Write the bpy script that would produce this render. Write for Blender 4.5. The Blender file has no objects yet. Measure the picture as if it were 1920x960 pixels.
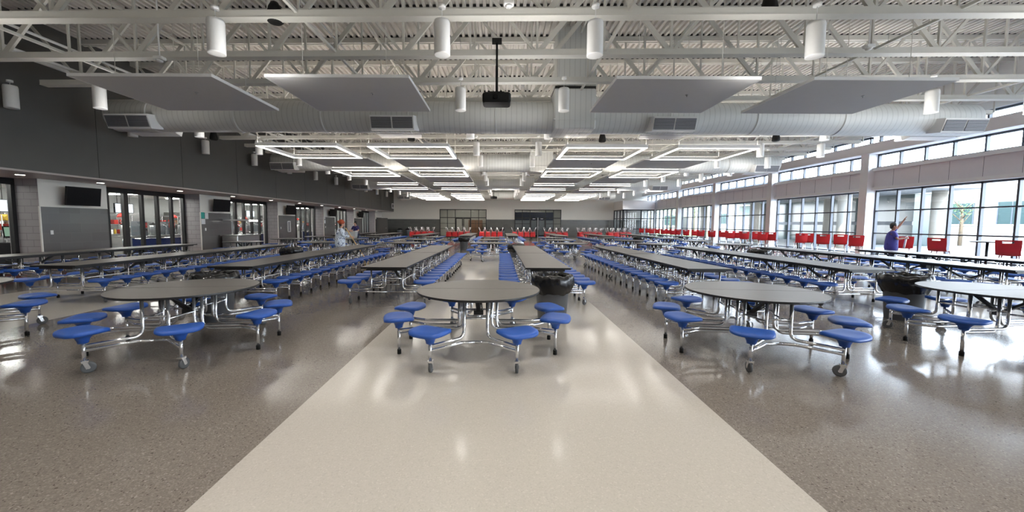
import bpy, math, random
from mathutils import Vector, Matrix
random.seed(7)
S = bpy.context.scene
COL = S.collection
PI = math.pi
F = 723.0                      # focal length in pixels of the 1920 px frame
GY = [11.4 + 6.1 * k for k in range(-3, 6)]      # structural grid along the hall
D = 44.3                       # far wall
XL, XR = -12.0, 16.6           # dark upper wall plane, window wall plane
XW, XS = -13.57, -14.3         # tiled pier plane, shopfront plane
ZD, ZB = 6.83, 5.1             # roof deck, truss bottom chord
def slope(x): return 0.0105 * x

# ------------------------------------------------------------------ materials
M = {}
def nodes(name):
    m = bpy.data.materials.new(name); m.use_nodes = True
    nt = m.node_tree; nt.nodes.clear()
    out = nt.nodes.new('ShaderNodeOutputMaterial')
    M[name] = m
    return m, nt, out
def N(nt, t, **kw):
    n = nt.nodes.new(t)
    for k, v in kw.items(): setattr(n, k, v)
    return n
def mat(name, col, rough=0.5, metal=0.0, var=0.06, scale=6.0, bump=0.0, bscale=60.0, coat=0.0, spec=0.5, stretch=None):
    m, nt, out = nodes(name)
    b = N(nt, 'ShaderNodeBsdfPrincipled')
    b.inputs['Roughness'].default_value = rough; b.inputs['Metallic'].default_value = metal
    b.inputs['Coat Weight'].default_value = coat; b.inputs['Coat Roughness'].default_value = 0.08
    b.inputs['Specular IOR Level'].default_value = spec
    tc = N(nt, 'ShaderNodeTexCoord'); vec = tc.outputs['Object']
    if stretch:
        mp = N(nt, 'ShaderNodeMapping'); mp.inputs['Scale'].default_value = stretch
        nt.links.new(vec, mp.inputs['Vector']); vec = mp.outputs['Vector']
    nz = N(nt, 'ShaderNodeTexNoise'); nz.inputs['Scale'].default_value = scale; nz.inputs['Detail'].default_value = 3
    nt.links.new(vec, nz.inputs['Vector'])
    mx = N(nt, 'ShaderNodeMixRGB')
    mx.inputs['Color1'].default_value = tuple(max(0, c * (1 - var)) for c in col) + (1,)
    mx.inputs['Color2'].default_value = tuple(min(1, c * (1 + var)) for c in col) + (1,)
    nt.links.new(nz.outputs['Fac'], mx.inputs['Fac'])
    nt.links.new(mx.outputs['Color'], b.inputs['Base Color'])
    if bump:
        n2 = N(nt, 'ShaderNodeTexNoise'); n2.inputs['Scale'].default_value = bscale
        nt.links.new(vec, n2.inputs['Vector'])
        bp = N(nt, 'ShaderNodeBump'); bp.inputs['Strength'].default_value = bump; bp.inputs['Distance'].default_value = 0.02
        nt.links.new(n2.outputs['Fac'], bp.inputs['Height']); nt.links.new(bp.outputs['Normal'], b.inputs['Normal'])
    nt.links.new(b.outputs['BSDF'], out.inputs['Surface'])
    return m
def emis(name, col, strength):
    m, nt, out = nodes(name)
    e = N(nt, 'ShaderNodeEmission'); e.inputs['Color'].default_value = tuple(col) + (1,); e.inputs['Strength'].default_value = strength
    nt.links.new(e.outputs['Emission'], out.inputs['Surface'])
    return m
def glass(name, tint, refl=1.0):
    m, nt, out = nodes(name)
    t = N(nt, 'ShaderNodeBsdfTransparent'); t.inputs['Color'].default_value = tuple(tint) + (1,)
    g = N(nt, 'ShaderNodeBsdfGlossy'); g.inputs['Roughness'].default_value = 0.01
    ge = N(nt, 'ShaderNodeNewGeometry'); dt = N(nt, 'ShaderNodeVectorMath', operation='DOT_PRODUCT')
    nt.links.new(ge.outputs['Incoming'], dt.inputs[0]); nt.links.new(ge.outputs['Normal'], dt.inputs[1])
    def mth(op, a, b_=None):
        q = N(nt, 'ShaderNodeMath', operation=op)
        for i, v in enumerate((a, b_)):
            if v is None: continue
            if isinstance(v, float): q.inputs[i].default_value = v
            else: nt.links.new(v, q.inputs[i])
        return q.outputs[0]
    sch = mth('POWER', mth('SUBTRACT', 1.0, mth('ABSOLUTE', dt.outputs['Value'])), 5.0)   # thin-pane reflectance
    fac = mth('MULTIPLY', mth('ADD', mth('MULTIPLY', sch, 0.9), 0.05), float(refl))
    mx = N(nt, 'ShaderNodeMixShader')
    nt.links.new(fac, mx.inputs['Fac'])
    nt.links.new(t.outputs[0], mx.inputs[1]); nt.links.new(g.outputs[0], mx.inputs[2])
    nt.links.new(mx.outputs[0], out.inputs['Surface'])
    return m
def brick(name, c1, c2, mortar, bw, bh, axis, rough=0.3, msize=0.006, offset=0.5):
    m, nt, out = nodes(name)
    b = N(nt, 'ShaderNodeBsdfPrincipled'); b.inputs['Roughness'].default_value = rough
    tc = N(nt, 'ShaderNodeTexCoord'); sp = N(nt, 'ShaderNodeSeparateXYZ'); cb = N(nt, 'ShaderNodeCombineXYZ')
    nt.links.new(tc.outputs['Object'], sp.inputs[0])
    nt.links.new(sp.outputs[axis], cb.inputs['X']); nt.links.new(sp.outputs['Z'], cb.inputs['Y'])
    br = N(nt, 'ShaderNodeTexBrick'); br.offset = offset
    br.inputs['Color1'].default_value = tuple(c1) + (1,); br.inputs['Color2'].default_value = tuple(c2) + (1,)
    br.inputs['Mortar'].default_value = tuple(mortar) + (1,)
    br.inputs['Scale'].default_value = 1.0; br.inputs['Mortar Size'].default_value = msize
    br.inputs['Brick Width'].default_value = bw; br.inputs['Row Height'].default_value = bh
    nt.links.new(cb.outputs[0], br.inputs['Vector']); nt.links.new(br.outputs['Color'], b.inputs['Base Color'])
    nt.links.new(b.outputs['BSDF'], out.inputs['Surface'])
    return m

mat('steel_paint', (0.66, 0.65, 0.60), 0.5, var=0.05)
mat('deck_paint', (0.64, 0.61, 0.57), 0.6, var=0.05)
mat('white_paint', (0.84, 0.84, 0.83), 0.5, var=0.03)
mat('wall_white', (0.82, 0.80, 0.745), 0.6, var=0.03)
mat('wall_lilac', (0.80, 0.78, 0.80), 0.6, var=0.03)
mat('bulkhead', (0.88, 0.86, 0.86), 0.6, var=0.02)
mat('dark_wall', (0.098, 0.097, 0.092), 0.6, var=0.08, scale=2)
mat('soffit', (0.46, 0.42, 0.40), 0.45, var=0.04)
mat('panel_grey', (0.62, 0.615, 0.61), 0.85, var=0.03, bump=0.05, bscale=200)
mat('black_frame', (0.012, 0.011, 0.012), 0.35, var=0.1)
mat('slate_frame', (0.06, 0.07, 0.09), 0.4, var=0.1)
mat('laminate', (0.150, 0.140, 0.128), 0.36, var=0.08, scale=14, spec=0.4)
mat('black_edge', (0.012, 0.012, 0.013), 0.4, var=0.1)
mat('chrome', (0.84, 0.85, 0.87), 0.14, metal=0.86, var=0.02)
mat('steel', (0.50, 0.50, 0.50), 0.3, metal=1.0, var=0.08)
mat('blue_plastic', (0.018, 0.090, 0.40), 0.42, var=0.07, scale=3)
mat('red_plastic', (0.55, 0.02, 0.025), 0.35, var=0.08)
mat('rubber', (0.010, 0.010, 0.010), 0.6, spec=0.25, var=0.1)
mat('wheel_grey', (0.10, 0.105, 0.11), 0.5, var=0.1)
mat('bin_grey', (0.115, 0.125, 0.14), 0.5, var=0.06)
mat('bag_black', (0.008, 0.008, 0.009), 0.22, var=0.2, bump=0.35, bscale=9)
mat('tv_black', (0.004, 0.004, 0.005), 0.35, spec=0.15, var=0.1)
mat('grille', (0.22, 0.22, 0.24), 0.5, metal=0.4, var=0.12, scale=90)
mat('kitchen_wall', (0.44, 0.45, 0.44), 0.6)
mat('kitchen_floor', (0.22, 0.17, 0.15), 0.3)
mat('counter_blue', (0.018, 0.035, 0.16), 0.3)
mat('door_grey', (0.10, 0.098, 0.092), 0.5)
mat('paper', (0.75, 0.76, 0.78), 0.7)
mat('paper_teal', (0.04, 0.38, 0.33), 0.6, var=0.4, scale=25)
mat('skin', (0.50, 0.28, 0.20), 0.5)
mat('skin_dark', (0.36, 0.18, 0.12), 0.5)
mat('hair_black', (0.012, 0.010, 0.010), 0.4)
mat('orange_cloth', (0.33, 0.06, 0.02), 0.8, var=0.25, scale=30)
mat('navy_shirt', (0.030, 0.024, 0.13), 0.7, var=0.15)
mat('royal_shirt', (0.045, 0.040, 0.25), 0.7, var=0.15)
mat('denim', (0.03, 0.04, 0.08), 0.8, var=0.2)
mat('wood_pole', (0.55, 0.36, 0.15), 0.5, stretch=(20, 20, 1))
mat('wood_brown', (0.16, 0.075, 0.035), 0.4, stretch=(6, 6, 0.6), var=0.25)
mat('straw', (0.5, 0.33, 0.10), 0.9, var=0.3, scale=60)
mat('yellow', (0.65, 0.42, 0.04), 0.5, var=0.4, scale=30)
mat('ext_wall', (0.27, 0.245, 0.21), 0.7, var=0.05)
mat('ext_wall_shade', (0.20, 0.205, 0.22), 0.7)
mat('ext_window', (0.035, 0.055, 0.055), 0.15)
mat('concrete', (0.30, 0.295, 0.28), 0.8, var=0.08, scale=2)
mat('grass', (0.10, 0.20, 0.045), 0.9, var=0.35, scale=8)
mat('leaf', (0.06, 0.13, 0.035), 0.7, var=0.5, scale=4)
mat('bark', (0.12, 0.09, 0.06), 0.9, bump=0.5)
mat('navy_panel', (0.018, 0.022, 0.065), 0.25)
mat('frosted', (0.36, 0.36, 0.36), 0.25)
mat('corridor', (0.34, 0.32, 0.28), 0.6)
mat('copper_soffit', (0.42, 0.33, 0.26), 0.5)
mat('red_sign', (0.5, 0.03, 0.02), 0.4)
mat('switch_white', (0.8, 0.8, 0.8), 0.4)
emis('led', (1.0, 0.95, 0.88), 6.0)
emis('ceiling_fill', (1.0, 0.90, 0.80), 14.0)  # added upward glow that brightens the roof deck
emis('downlight', (1.0, 0.94, 0.86), 9.0)
emis('tube_light', (1.0, 0.97, 0.92), 42.0)
emis('screen_green', (0.30, 0.45, 0.33), 0.5)
emis('screen_white', (0.8, 0.9, 1.0), 1.2)
emis('bulb', (1.0, 0.96, 0.9), 5.0)
glass('clear_glass', (0.93, 0.96, 0.97), 0.9)
glass('tinted_glass', (0.60, 0.64, 0.66), 1.0)
glass('shop_glass', (0.80, 0.84, 0.84), 0.9)
brick('tile_left', (0.135, 0.13, 0.128), (0.155, 0.15, 0.147), (0.17, 0.165, 0.16), 0.61, 0.30, 'Y', 0.13, 0.004)
brick('tile_far', (0.125, 0.128, 0.122), (0.145, 0.148, 0.14), (0.17, 0.17, 0.165), 0.61, 0.30, 'X', 0.16, 0.004)
brick('block_pier', (0.36, 0.34, 0.35), (0.39, 0.37, 0.38), (0.22, 0.21, 0.21), 0.40, 0.20, 'X', 0.5, 0.008)
# smock pattern
m, nt, out = nodes('smock')
b = N(nt, 'ShaderNodeBsdfPrincipled'); b.inputs['Roughness'].default_value = 0.8
tc = N(nt, 'ShaderNodeTexCoord'); vo = N(nt, 'ShaderNodeTexNoise'); vo.inputs['Scale'].default_value = 15
cr = N(nt, 'ShaderNodeValToRGB')
cr.color_ramp.elements[0].position = 0.37; cr.color_ramp.elements[0].color = (0.06, 0.09, 0.20, 1)
cr.color_ramp.elements[1].position = 0.43; cr.color_ramp.elements[1].color = (0.68, 0.75, 0.85, 1)
nt.links.new(tc.outputs['Object'], vo.inputs['Vector']); nt.links.new(vo.outputs['Fac'], cr.inputs['Fac'])
nt.links.new(cr.outputs['Color'], b.inputs['Base Color']); nt.links.new(b.outputs['BSDF'], out.inputs['Surface'])
# spiral duct
m, nt, out = nodes('duct')
b = N(nt, 'ShaderNodeBsdfPrincipled'); b.inputs['Roughness'].default_value = 0.5; b.inputs['Base Color'].default_value = (0.66, 0.67, 0.65, 1)
tc = N(nt, 'ShaderNodeTexCoord'); wv = N(nt, 'ShaderNodeTexWave', bands_direction='X'); wv.inputs['Scale'].default_value = 2.2
wv.inputs['Distortion'].default_value = 0.0
cr = N(nt, 'ShaderNodeValToRGB'); cr.color_ramp.elements[0].position = 0.0; cr.color_ramp.elements[0].color = (0.55, 0.56, 0.54, 1)
cr.color_ramp.elements[1].position = 0.10; cr.color_ramp.elements[1].color = (0.68, 0.69, 0.67, 1)
bp = N(nt, 'ShaderNodeBump'); bp.inputs['Strength'].default_value = 0.35; bp.inputs['Distance'].default_value = 0.01
nt.links.new(tc.outputs['Object'], wv.inputs['Vector']); nt.links.new(wv.outputs['Fac'], cr.inputs['Fac'])
nt.links.new(cr.outputs['Color'], b.inputs['Base Color']); nt.links.new(cr.outputs['Color'], bp.inputs['Height'])
nt.links.new(bp.outputs['Normal'], b.inputs['Normal']); nt.links.new(b.outputs['BSDF'], out.inputs['Surface'])
# polished floor: brown speckled tile with cream lanes and a dark red border
m, nt, out = nodes('floor_tile')
b = N(nt, 'ShaderNodeBsdfPrincipled')
tc = N(nt, 'ShaderNodeTexCoord'); sp = N(nt, 'ShaderNodeSeparateXYZ'); nt.links.new(tc.outputs['Object'], sp.inputs[0])
def band(axis, c, h):
    s = N(nt, 'ShaderNodeMath', operation='SUBTRACT'); s.inputs[1].default_value = c
    a = N(nt, 'ShaderNodeMath', operation='ABSOLUTE'); l = N(nt, 'ShaderNodeMath', operation='LESS_THAN'); l.inputs[1].default_value = h
    nt.links.new(sp.outputs[axis], s.inputs[0]); nt.links.new(s.outputs[0], a.inputs[0]); nt.links.new(a.outputs[0], l.inputs[0])
    return l.outputs[0]
def vmax(a, c):
    mm = N(nt, 'ShaderNodeMath', operation='MAXIMUM'); nt.links.new(a, mm.inputs[0]); nt.links.new(c, mm.inputs[1]); return mm.outputs[0]
def chips(scale, stops):
    v = N(nt, 'ShaderNodeTexVoronoi'); v.inputs['Scale'].default_value = scale
    nt.links.new(tc.outputs['Object'], v.inputs['Vector'])
    r = N(nt, 'ShaderNodeValToRGB'); r.color_ramp.interpolation = 'CONSTANT'
    e = r.color_ramp.elements
    e[0].position = stops[0][0]; e[0].color = stops[0][1] + (1,); e[1].position = stops[1][0]; e[1].color = stops[1][1] + (1,)
    for p_, c_ in stops[2:]:
        q = e.new(p_); q.color = c_ + (1,)
    s2 = N(nt, 'ShaderNodeSeparateColor'); nt.links.new(v.outputs['Color'], s2.inputs[0])
    nt.links.new(s2.outputs[0], r.inputs['Fac'])
    return r.outputs['Color']
dark = chips(120, [(0.0, (0.190, 0.165, 0.142)), (0.42, (0.215, 0.188, 0.163)), (0.72, (0.245, 0.216, 0.188)), (0.94, (0.31, 0.28, 0.25)), (0.975, (0.10, 0.083, 0.07))])
cream = chips(120, [(0.0, (0.49, 0.455, 0.405)), (0.50, (0.51, 0.475, 0.425)), (0.88, (0.46, 0.425, 0.38)), (0.96, (0.55, 0.515, 0.465))])
red = chips(60, [(0.0, (0.16, 0.035, 0.030)), (0.6, (0.20, 0.05, 0.04)), (0.92, (0.30, 0.14, 0.12))])
light = vmax(vmax(band('X', 0.05, 1.74), band('X', -8.85, 1.74)), band('X', 8.95, 1.74))
redm = vmax(vmax(band('X', -13.2, 1.1), band('X', 15.3, 0.8)), band('Y', 24.6, 0.55))
m1 = N(nt, 'ShaderNodeMixRGB'); nt.links.new(light, m1.inputs['Fac']); nt.links.new(dark, m1.inputs['Color1']); nt.links.new(cream, m1.inputs['Color2'])
m2 = N(nt, 'ShaderNodeMixRGB'); nt.links.new(redm, m2.inputs['Fac']); nt.links.new(m1.outputs['Color'], m2.inputs['Color1']); nt.links.new(red, m2.inputs['Color2'])
nz = N(nt, 'ShaderNodeTexNoise'); nz.inputs['Scale'].default_value = 0.9; nz.inputs['Detail'].default_value = 4
nt.links.new(tc.outputs['Object'], nz.inputs['Vector'])
mr = N(nt, 'ShaderNodeMapRange'); mr.inputs['To Min'].default_value = 0.07; mr.inputs['To Max'].default_value = 0.20
nt.links.new(nz.outputs['Fac'], mr.inputs['Value']); nt.links.new(mr.outputs[0], b.inputs['Roughness'])
n3 = N(nt, 'ShaderNodeTexNoise'); n3.inputs['Scale'].default_value = 3.0
nt.links.new(tc.outputs['Object'], n3.inputs['Vector'])
bp = N(nt, 'ShaderNodeBump'); bp.inputs['Strength'].default_value = 0.014; bp.inputs['Distance'].default_value = 0.02
nt.links.new(n3.outputs['Fac'], bp.inputs['Height']); nt.links.new(bp.outputs['Normal'], b.inputs['Normal'])
b.inputs['Specular IOR Level'].default_value = 0.6
nt.links.new(m2.outputs['Color'], b.inputs['Base Color']); nt.links.new(b.outputs['BSDF'], out.inputs['Surface'])

# ------------------------------------------------------------------ mesh builder
def fillet(pts, r, n=5):
    P = [Vector(p) for p in pts]; res = [P[0]]
    for i in range(1, len(P) - 1):
        a, c, d = P[i - 1], P[i], P[i + 1]
        u, v = (a - c), (d - c); lu, lv = u.length, v.length
        u.normalize(); v.normalize()
        ang = math.acos(max(-1, min(1, u.dot(v))))
        if ang > PI - 0.05: res.append(c); continue
        t = min(r / math.tan(ang / 2), lu * 0.48, lv * 0.48)
        p0, p1 = c + u * t, c + v * t
        for k in range(n + 1):
            q = k / n; res.append(p0 * (1 - q) ** 2 + c * (2 * q * (1 - q)) + p1 * q * q)
    res.append(P[-1]); return res
class MB:
    def __init__(s): s.v = []; s.f = []; s.m = []; s.sm = []
    def add(s, vs, fs, m=0, smooth=False):
        o = len(s.v); s.v += [tuple(v) for v in vs]
        for f in fs: s.f.append([o + i for i in f]); s.m.append(m); s.sm.append(smooth)
        return s
    def box(s, x0, x1, y0, y1, z0, z1, m=0):
        vs = [(x, y, z) for z in (z0, z1) for y in (y0, y1) for x in (x0, x1)]
        return s.add(vs, [(0, 2, 3, 1), (4, 5, 7, 6), (0, 1, 5, 4), (2, 6, 7, 3), (0, 4, 6, 2), (1, 3, 7, 5)], m)
    def cbox(s, c, d, m=0, R=None):
        vs = []
        for z in (-1, 1):
            for y in (-1, 1):
                for x in (-1, 1):
                    p = Vector((x * d[0] / 2, y * d[1] / 2, z * d[2] / 2))
                    if R: p = R @ p
                    vs.append(p + Vector(c))
        return s.add(vs, [(0, 2, 3, 1), (4, 5, 7, 6), (0, 1, 5, 4), (2, 6, 7, 3), (0, 4, 6, 2), (1, 3, 7, 5)], m)
    def bbox(s, c, d, bev, m=0):      # box with chamfered vertical edges and a small top chamfer
        hx, hy, hz = d[0] / 2, d[1] / 2, d[2] / 2
        def ring(z, i):
            x, y, k = hx - i, hy - i, bev
            return [(x, -y + k, z), (x, y - k, z), (x - k, y, z), (-x + k, y, z), (-x, y - k, z), (-x, -y + k, z), (-x + k, -y, z), (x - k, -y, z)]
        vs = ring(-hz, bev * .5) + ring(-hz + bev, 0) + ring(hz - bev, 0) + ring(hz, bev * .5)
        vs = [(a + c[0], b_ + c[1], e + c[2]) for a, b_, e in vs]
        fs = [tuple(range(7, -1, -1)), tuple(range(24, 32))]
        for r in range(3):
            for i in range(8): fs.append((r * 8 + i, r * 8 + (i + 1) % 8, r * 8 + 8 + (i + 1) % 8, r * 8 + 8 + i))
        return s.add(vs, fs, m)
    def tube(s, pts, r, n=8, m=0, closed=False, smooth=True):
        P = [Vector(p) for p in pts]; k = len(P); vs = []; up = None
        for i, p in enumerate(P):
            if closed: t = P[(i + 1) % k] - P[i - 1]
            elif i == 0: t = P[1] - p
            elif i == k - 1: t = p - P[i - 1]
            else: t = (P[i + 1] - p).normalized() + (p - P[i - 1]).normalized()
            t.normalize()
            if up is None:
                up = Vector((0, 0, 1)) if abs(t.z) < 0.9 else Vector((1, 0, 0))
            up = up - t * up.dot(t)
            if up.length < 1e-4: up = t.orthogonal()
            up.normalize(); sd = t.cross(up)
            rr = r[i] if isinstance(r, (list, tuple)) else r
            for j in range(n):
                a = 2 * PI * j / n + PI / n
                vs.append(p + (up * math.cos(a) + sd * math.sin(a)) * rr)
        fs = []
        for i in range(k if closed else k - 1):
            i2 = (i + 1) % k
            for j in range(n):
                fs.append((i * n + j, i * n + (j + 1) % n, i2 * n + (j + 1) % n, i2 * n + j))
        o = len(s.v); s.add(vs, fs, m, smooth)
        if not closed:
            s.f.append([o + j for j in range(n - 1, -1, -1)]); s.m.append(m); s.sm.append(False)
            s.f.append([o + (k - 1) * n + j for j in range(n)]); s.m.append(m); s.sm.append(False)
        return s
    def beam(s, p, q, w, h, m=0):
        p, q = Vector(p), Vector(q); t = (q - p).normalized()
        up = Vector((0, 0, 1)) if abs(t.z) < 0.95 else Vector((0, 1, 0))
        sd = t.cross(up).normalized(); up = sd.cross(t).normalized(); vs = []
        for c in (p, q):
            for a, b_ in ((-1, -1), (1, -1), (1, 1), (-1, 1)): vs.append(c + sd * (a * w / 2) + up * (b_ * h / 2))
        return s.add(vs, [(0, 3, 2, 1), (4, 5, 6, 7), (0, 1, 5, 4), (1, 2, 6, 5), (2, 3, 7, 6), (3, 0, 4, 7)], m)
    def lathe(s, prof, c=(0, 0, 0), n=24, m=0, smooth=True, axis='Z', caps=True):
        vs = []; k = len(prof)
        for r, z in prof:
            for j in range(n):
                a = 2 * PI * j / n; x, y = r * math.cos(a), r * math.sin(a)
                p = (x, y, z) if axis == 'Z' else ((z, x, y) if axis == 'X' else (y, z, x))
                vs.append((p[0] + c[0], p[1] + c[1], p[2] + c[2]))
        fs = [(i * n + j, i * n + (j + 1) % n, (i + 1) * n + (j + 1) % n, (i + 1) * n + j) for i in range(k - 1) for j in range(n)]
        o = len(s.v); s.add(vs, fs, m, smooth)
        if caps:
            if prof[0][0] > 1e-5: s.f.append([o + j for j in range(n - 1, -1, -1)]); s.m.append(m); s.sm.append(False)
            if prof[-1][0] > 1e-5: s.f.append([o + (k - 1) * n + j for j in range(n)]); s.m.append(m); s.sm.append(False)
        return s
    def prism(s, poly, z0, z1, m=0, mtop=None):
        n = len(poly); vs = [(x, y, z0) for x, y in poly] + [(x, y, z1) for x, y in poly]
        s.add(vs, [tuple(range(n - 1, -1, -1))] + [(i, (i + 1) % n, n + (i + 1) % n, n + i) for i in range(n)], m)
        o = len(s.v) - 2 * n; s.f.append([o + n + i for i in range(n)]); s.m.append(m if mtop is None else mtop); s.sm.append(False)
        return s
    def sphere(s, c, r, n=12, m=0, sq=(1, 1, 1)):
        k = n // 2; prof = [(math.sin(PI * i / k) * r, -math.cos(PI * i / k) * r) for i in range(k + 1)]
        o = len(s.v); s.lathe(prof, (0, 0, 0), n, m, True, caps=False)
        for i in range(o, len(s.v)):
            x, y, z = s.v[i]; s.v[i] = (x * sq[0] + c[0], y * sq[1] + c[1], z * sq[2] + c[2])
        return s
    def mesh(s, name, *mats):
        me = bpy.data.meshes.new(name); me.from_pydata(s.v, [], s.f)
        for q in mats: me.materials.append(M[q])
        me.polygons.foreach_set('material_index', s.m); me.polygons.foreach_set('use_smooth', s.sm)
        me.update(); return me

def ob(name, me, parent=None, loc=(0, 0, 0), rz=0.0):
    o = bpy.data.objects.new(name, me); COL.objects.link(o)
    o.location = loc; o.rotation_euler = (0, 0, rz)
    if parent: o.parent = parent
    return o
def tag(o, label, cat, group=None, kind=None):
    if len(label.split()) > 16: print('LONG', label)
    o['label'] = label; o['category'] = cat
    if group: o['group'] = group
    if kind: o['kind'] = kind
    return o
def thing(name, label, cat, loc=(0, 0, 0), rz=0.0, group=None):
    o = ob(name, None, None, loc, rz); o.empty_display_size = 0.2
    return tag(o, label, cat, group)
def struct(name, me, loc=(0, 0, 0), parent=None):
    o = ob(name, me, parent, loc)
    if not parent: o['kind'] = 'structure'
    return o
ORD = ['first', 'second', 'third', 'fourth', 'fifth', 'sixth', 'seventh', 'eighth', 'ninth', 'tenth', 'eleventh', 'twelfth', 'thirteenth', 'fourteenth', 'fifteenth', 'sixteenth', 'seventeenth', 'eighteenth', 'nineteenth', 'twentieth']

# ------------------------------------------------------------------ the setting
struct('floor', MB().box(-21.5, 16.95, -9, D + 9, -0.12, 0).mesh('floor', 'floor_tile'))
# corrugated roof deck
g = MB(); pitch = 0.163; n = int((17.4 + 13) / pitch); prof = []
for i in range(n):
    x = -13 + i * pitch
    prof += [(x, 0), (x + .068, 0), (x + .085, .07), (x + .146, .07)]
vs = []; fs = []
for x, z in prof:
    for y in (-9, D + .2): vs.append((x, y, ZD + z + slope(x)))
for i in range(len(prof) - 1): fs.append((2 * i, 2 * i + 1, 2 * i + 3, 2 * i + 2))
g.add(vs, fs)
struct('ceiling', g.mesh('ceiling', 'deck_paint'))
struct('roof', MB().box(-22, 17.4, -9.2, D + .4, 7.16, 7.3).mesh('roof', 'ext_wall_shade'))
# far wall with two openings for shopfronts
Z1 = 3.17
A0, A1, B0, B1 = -6.95, -1.6, 1.62, 6.95
g = MB()
for x0, x1, zz in ((-14.4, A0, 2.04), (A1, B0, 2.04), (B1, 17.0, 2.04)):
    g.box(x0, x1, D, D + .25, zz, 7.2, 0); g.box(x0, x1, D, D + .25, 0, zz, 1)
for x0, x1 in ((A0, A1), (B0, B1)): g.box(x0, x1, D, D + .25, Z1, 7.2, 0)
struct('wall_far', g.mesh('wall_far', 'wall_white', 'tile_far'))
g = MB()
for x0, x1 in ((-13.5, A0), (A1, B0), (B1, 13.0)): g.box(x0, x1, D - .03, D, 2.02, 2.06)
struct('trim_1', g.mesh('tile_cap', 'wall_white'))
struct('wall_back', MB().box(-22, 17, -9.25, -9, 0, 7.2).mesh('wall_back', 'wall_white'))
# dark upper wall on the left with panel seams
g = MB(); y = -9.0; yend = 43.6
cuts = [-9, -4, 1, 5.3] + [8.6 + 3.05 * k for k in range(12)]
cuts = [c for c in cuts if c < yend] + [yend]
for a, c in zip(cuts[:-1], cuts[1:]): g.box(XL - .25, XL, a + .008, c - .008, 2.85, 6.9)
g.box(XL - .24, XL - .02, -9, yend, 2.86, 6.85, 1)
struct('wall_left', g.mesh('wall_left_upper', 'dark_wall', 'black_edge'))
struct('ceiling_soffit', MB().box(XS - .3, XL - .02, -9, yend, 2.80, 2.849).mesh('soffit', 'soffit'))
struct('wall_left_end', MB().box(-14.4, XL - .25, yend, D, 2.85, 7.2).box(-14.4, XL-.26, -9, yend, 2.86, 2.95).mesh('wall_left_end', 'wall_white'))
# tiled piers between the kitchen shopfronts
piers = [(GY[3] + 6.1 * k, GY[3] + 6.1 * k + 1.98) for k in range(-3, 6)]
for i, (a, c) in enumerate(piers):
    if i == 8: c = D
    g = MB()
    g.box(XS - .2, XW, a, c, 0, 2.0, 1); g.box(XS - .2, XW, a, c, 2.0, 2.80, 0)
    g.box(XS - .2, XW - .002, a - .004, a + .02, 0, 2.8, 2)
    g.box(XW - .03, XW + .006, a - .006, a + .03, 0, 2.0, 0); g.box(XW - .01, XW + .006, a, c, 1.985, 2.01, 0)
    struct('wall_pier_%d' % (i + 1), g.mesh('pier', 'wall_white', 'tile_left', 'block_pier'))
# shopfronts of the kitchen: six tall panes in black frames
def shopfront(idx, y0, y1):
    r = ob('window_%d' % idx, None, None, (XS, y0, 0)); r['kind'] = 'structure'
    L = y1 - y0; n = 6; w = L / n; g = MB(); p = MB()
    g.box(-.06, .06, 0, L, 2.62, 2.80); g.box(-.05, .05, 0, L, 0, .12)
    for k in range(n + 1):
        t = .085 if k == 2 else .05
        yy = min(max(k * w, t), L - t)
        g.box(-.06, .06, yy - t, yy + t, .1, 2.65)
    ob('window_frame', g.mesh('shop_frame', 'black_frame'), r)
    p.add([(0, .05, .1), (0, L - .05, .1), (0, L - .05, 2.64), (0, .05, 2.64)], [(0, 1, 2, 3)])
    ob('glass_pane', p.mesh('shop_pane', 'shop_glass'), r)
for i, ((a, c), (a2, c2)) in enumerate(zip(piers[:-1], piers[1:])): shopfront(i + 1, c, a2)
# kitchen shell behind the shopfronts
g = MB(); g.box(-21.7, -21.5, -9, D, 0, 3.1); g.box(-21.5, XS - .2, 41.5, 41.7, 0, 3.1); g.box(-21.5, XS - .2, -9.2, -9, 0, 3.1)
struct('wall_kitchen', g.mesh('wall_kitchen', 'kitchen_wall'))
struct('ceiling_kitchen', MB().box(-21.7, XS - .3, -9, D, 2.98, 3.1).mesh('ceiling_kitchen', 'white_paint'))
# right wall of windows
g = MB()
T = 0.32
g.box(XR, XR + T, -9, D, 3.25, 3.95, 1)
g.box(XR - .10, XR + T, -9, D, 3.11, 3.25, 0); g.box(XR - .10, XR + T, -9, D, 3.95, 4.09, 0)
g.box(XR - .45, XR + T, -9, D, 4.70, 5.12, 2)
g.box(XR, XR + T, -9, D, 5.52, 7.2, 0); g.box(XR, XR + T, -9, D, 0, .08, 0)
struct('wall_right', g.mesh('wall_right', 'white_paint', 'wall_lilac', 'bulkhead'))
g = MB()
for k in range(len(GY)):
    for q in (1, 2, 3, 4, 5): g.box(XR - .004, XR, GY[k] + q * 6.1 / 6 * 1.0 - .004, GY[k] + q * 6.1 / 6 + .004, 3.26, 3.94)
    g.box(XR - .012, XR, GY[k] + .24, GY[k] + .30, 3.45, 3.80)
struct('trim_2', g.mesh('shade_cassette_seams', 'slate_frame'))
for k, y in enumerate(GY):
    struct('column_%d' % (k + 1), MB().box(XR - .30, XR + .1, y - .19, y + .19, 0, 4.70).mesh('column', 'white_paint'))
wi = 20
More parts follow.
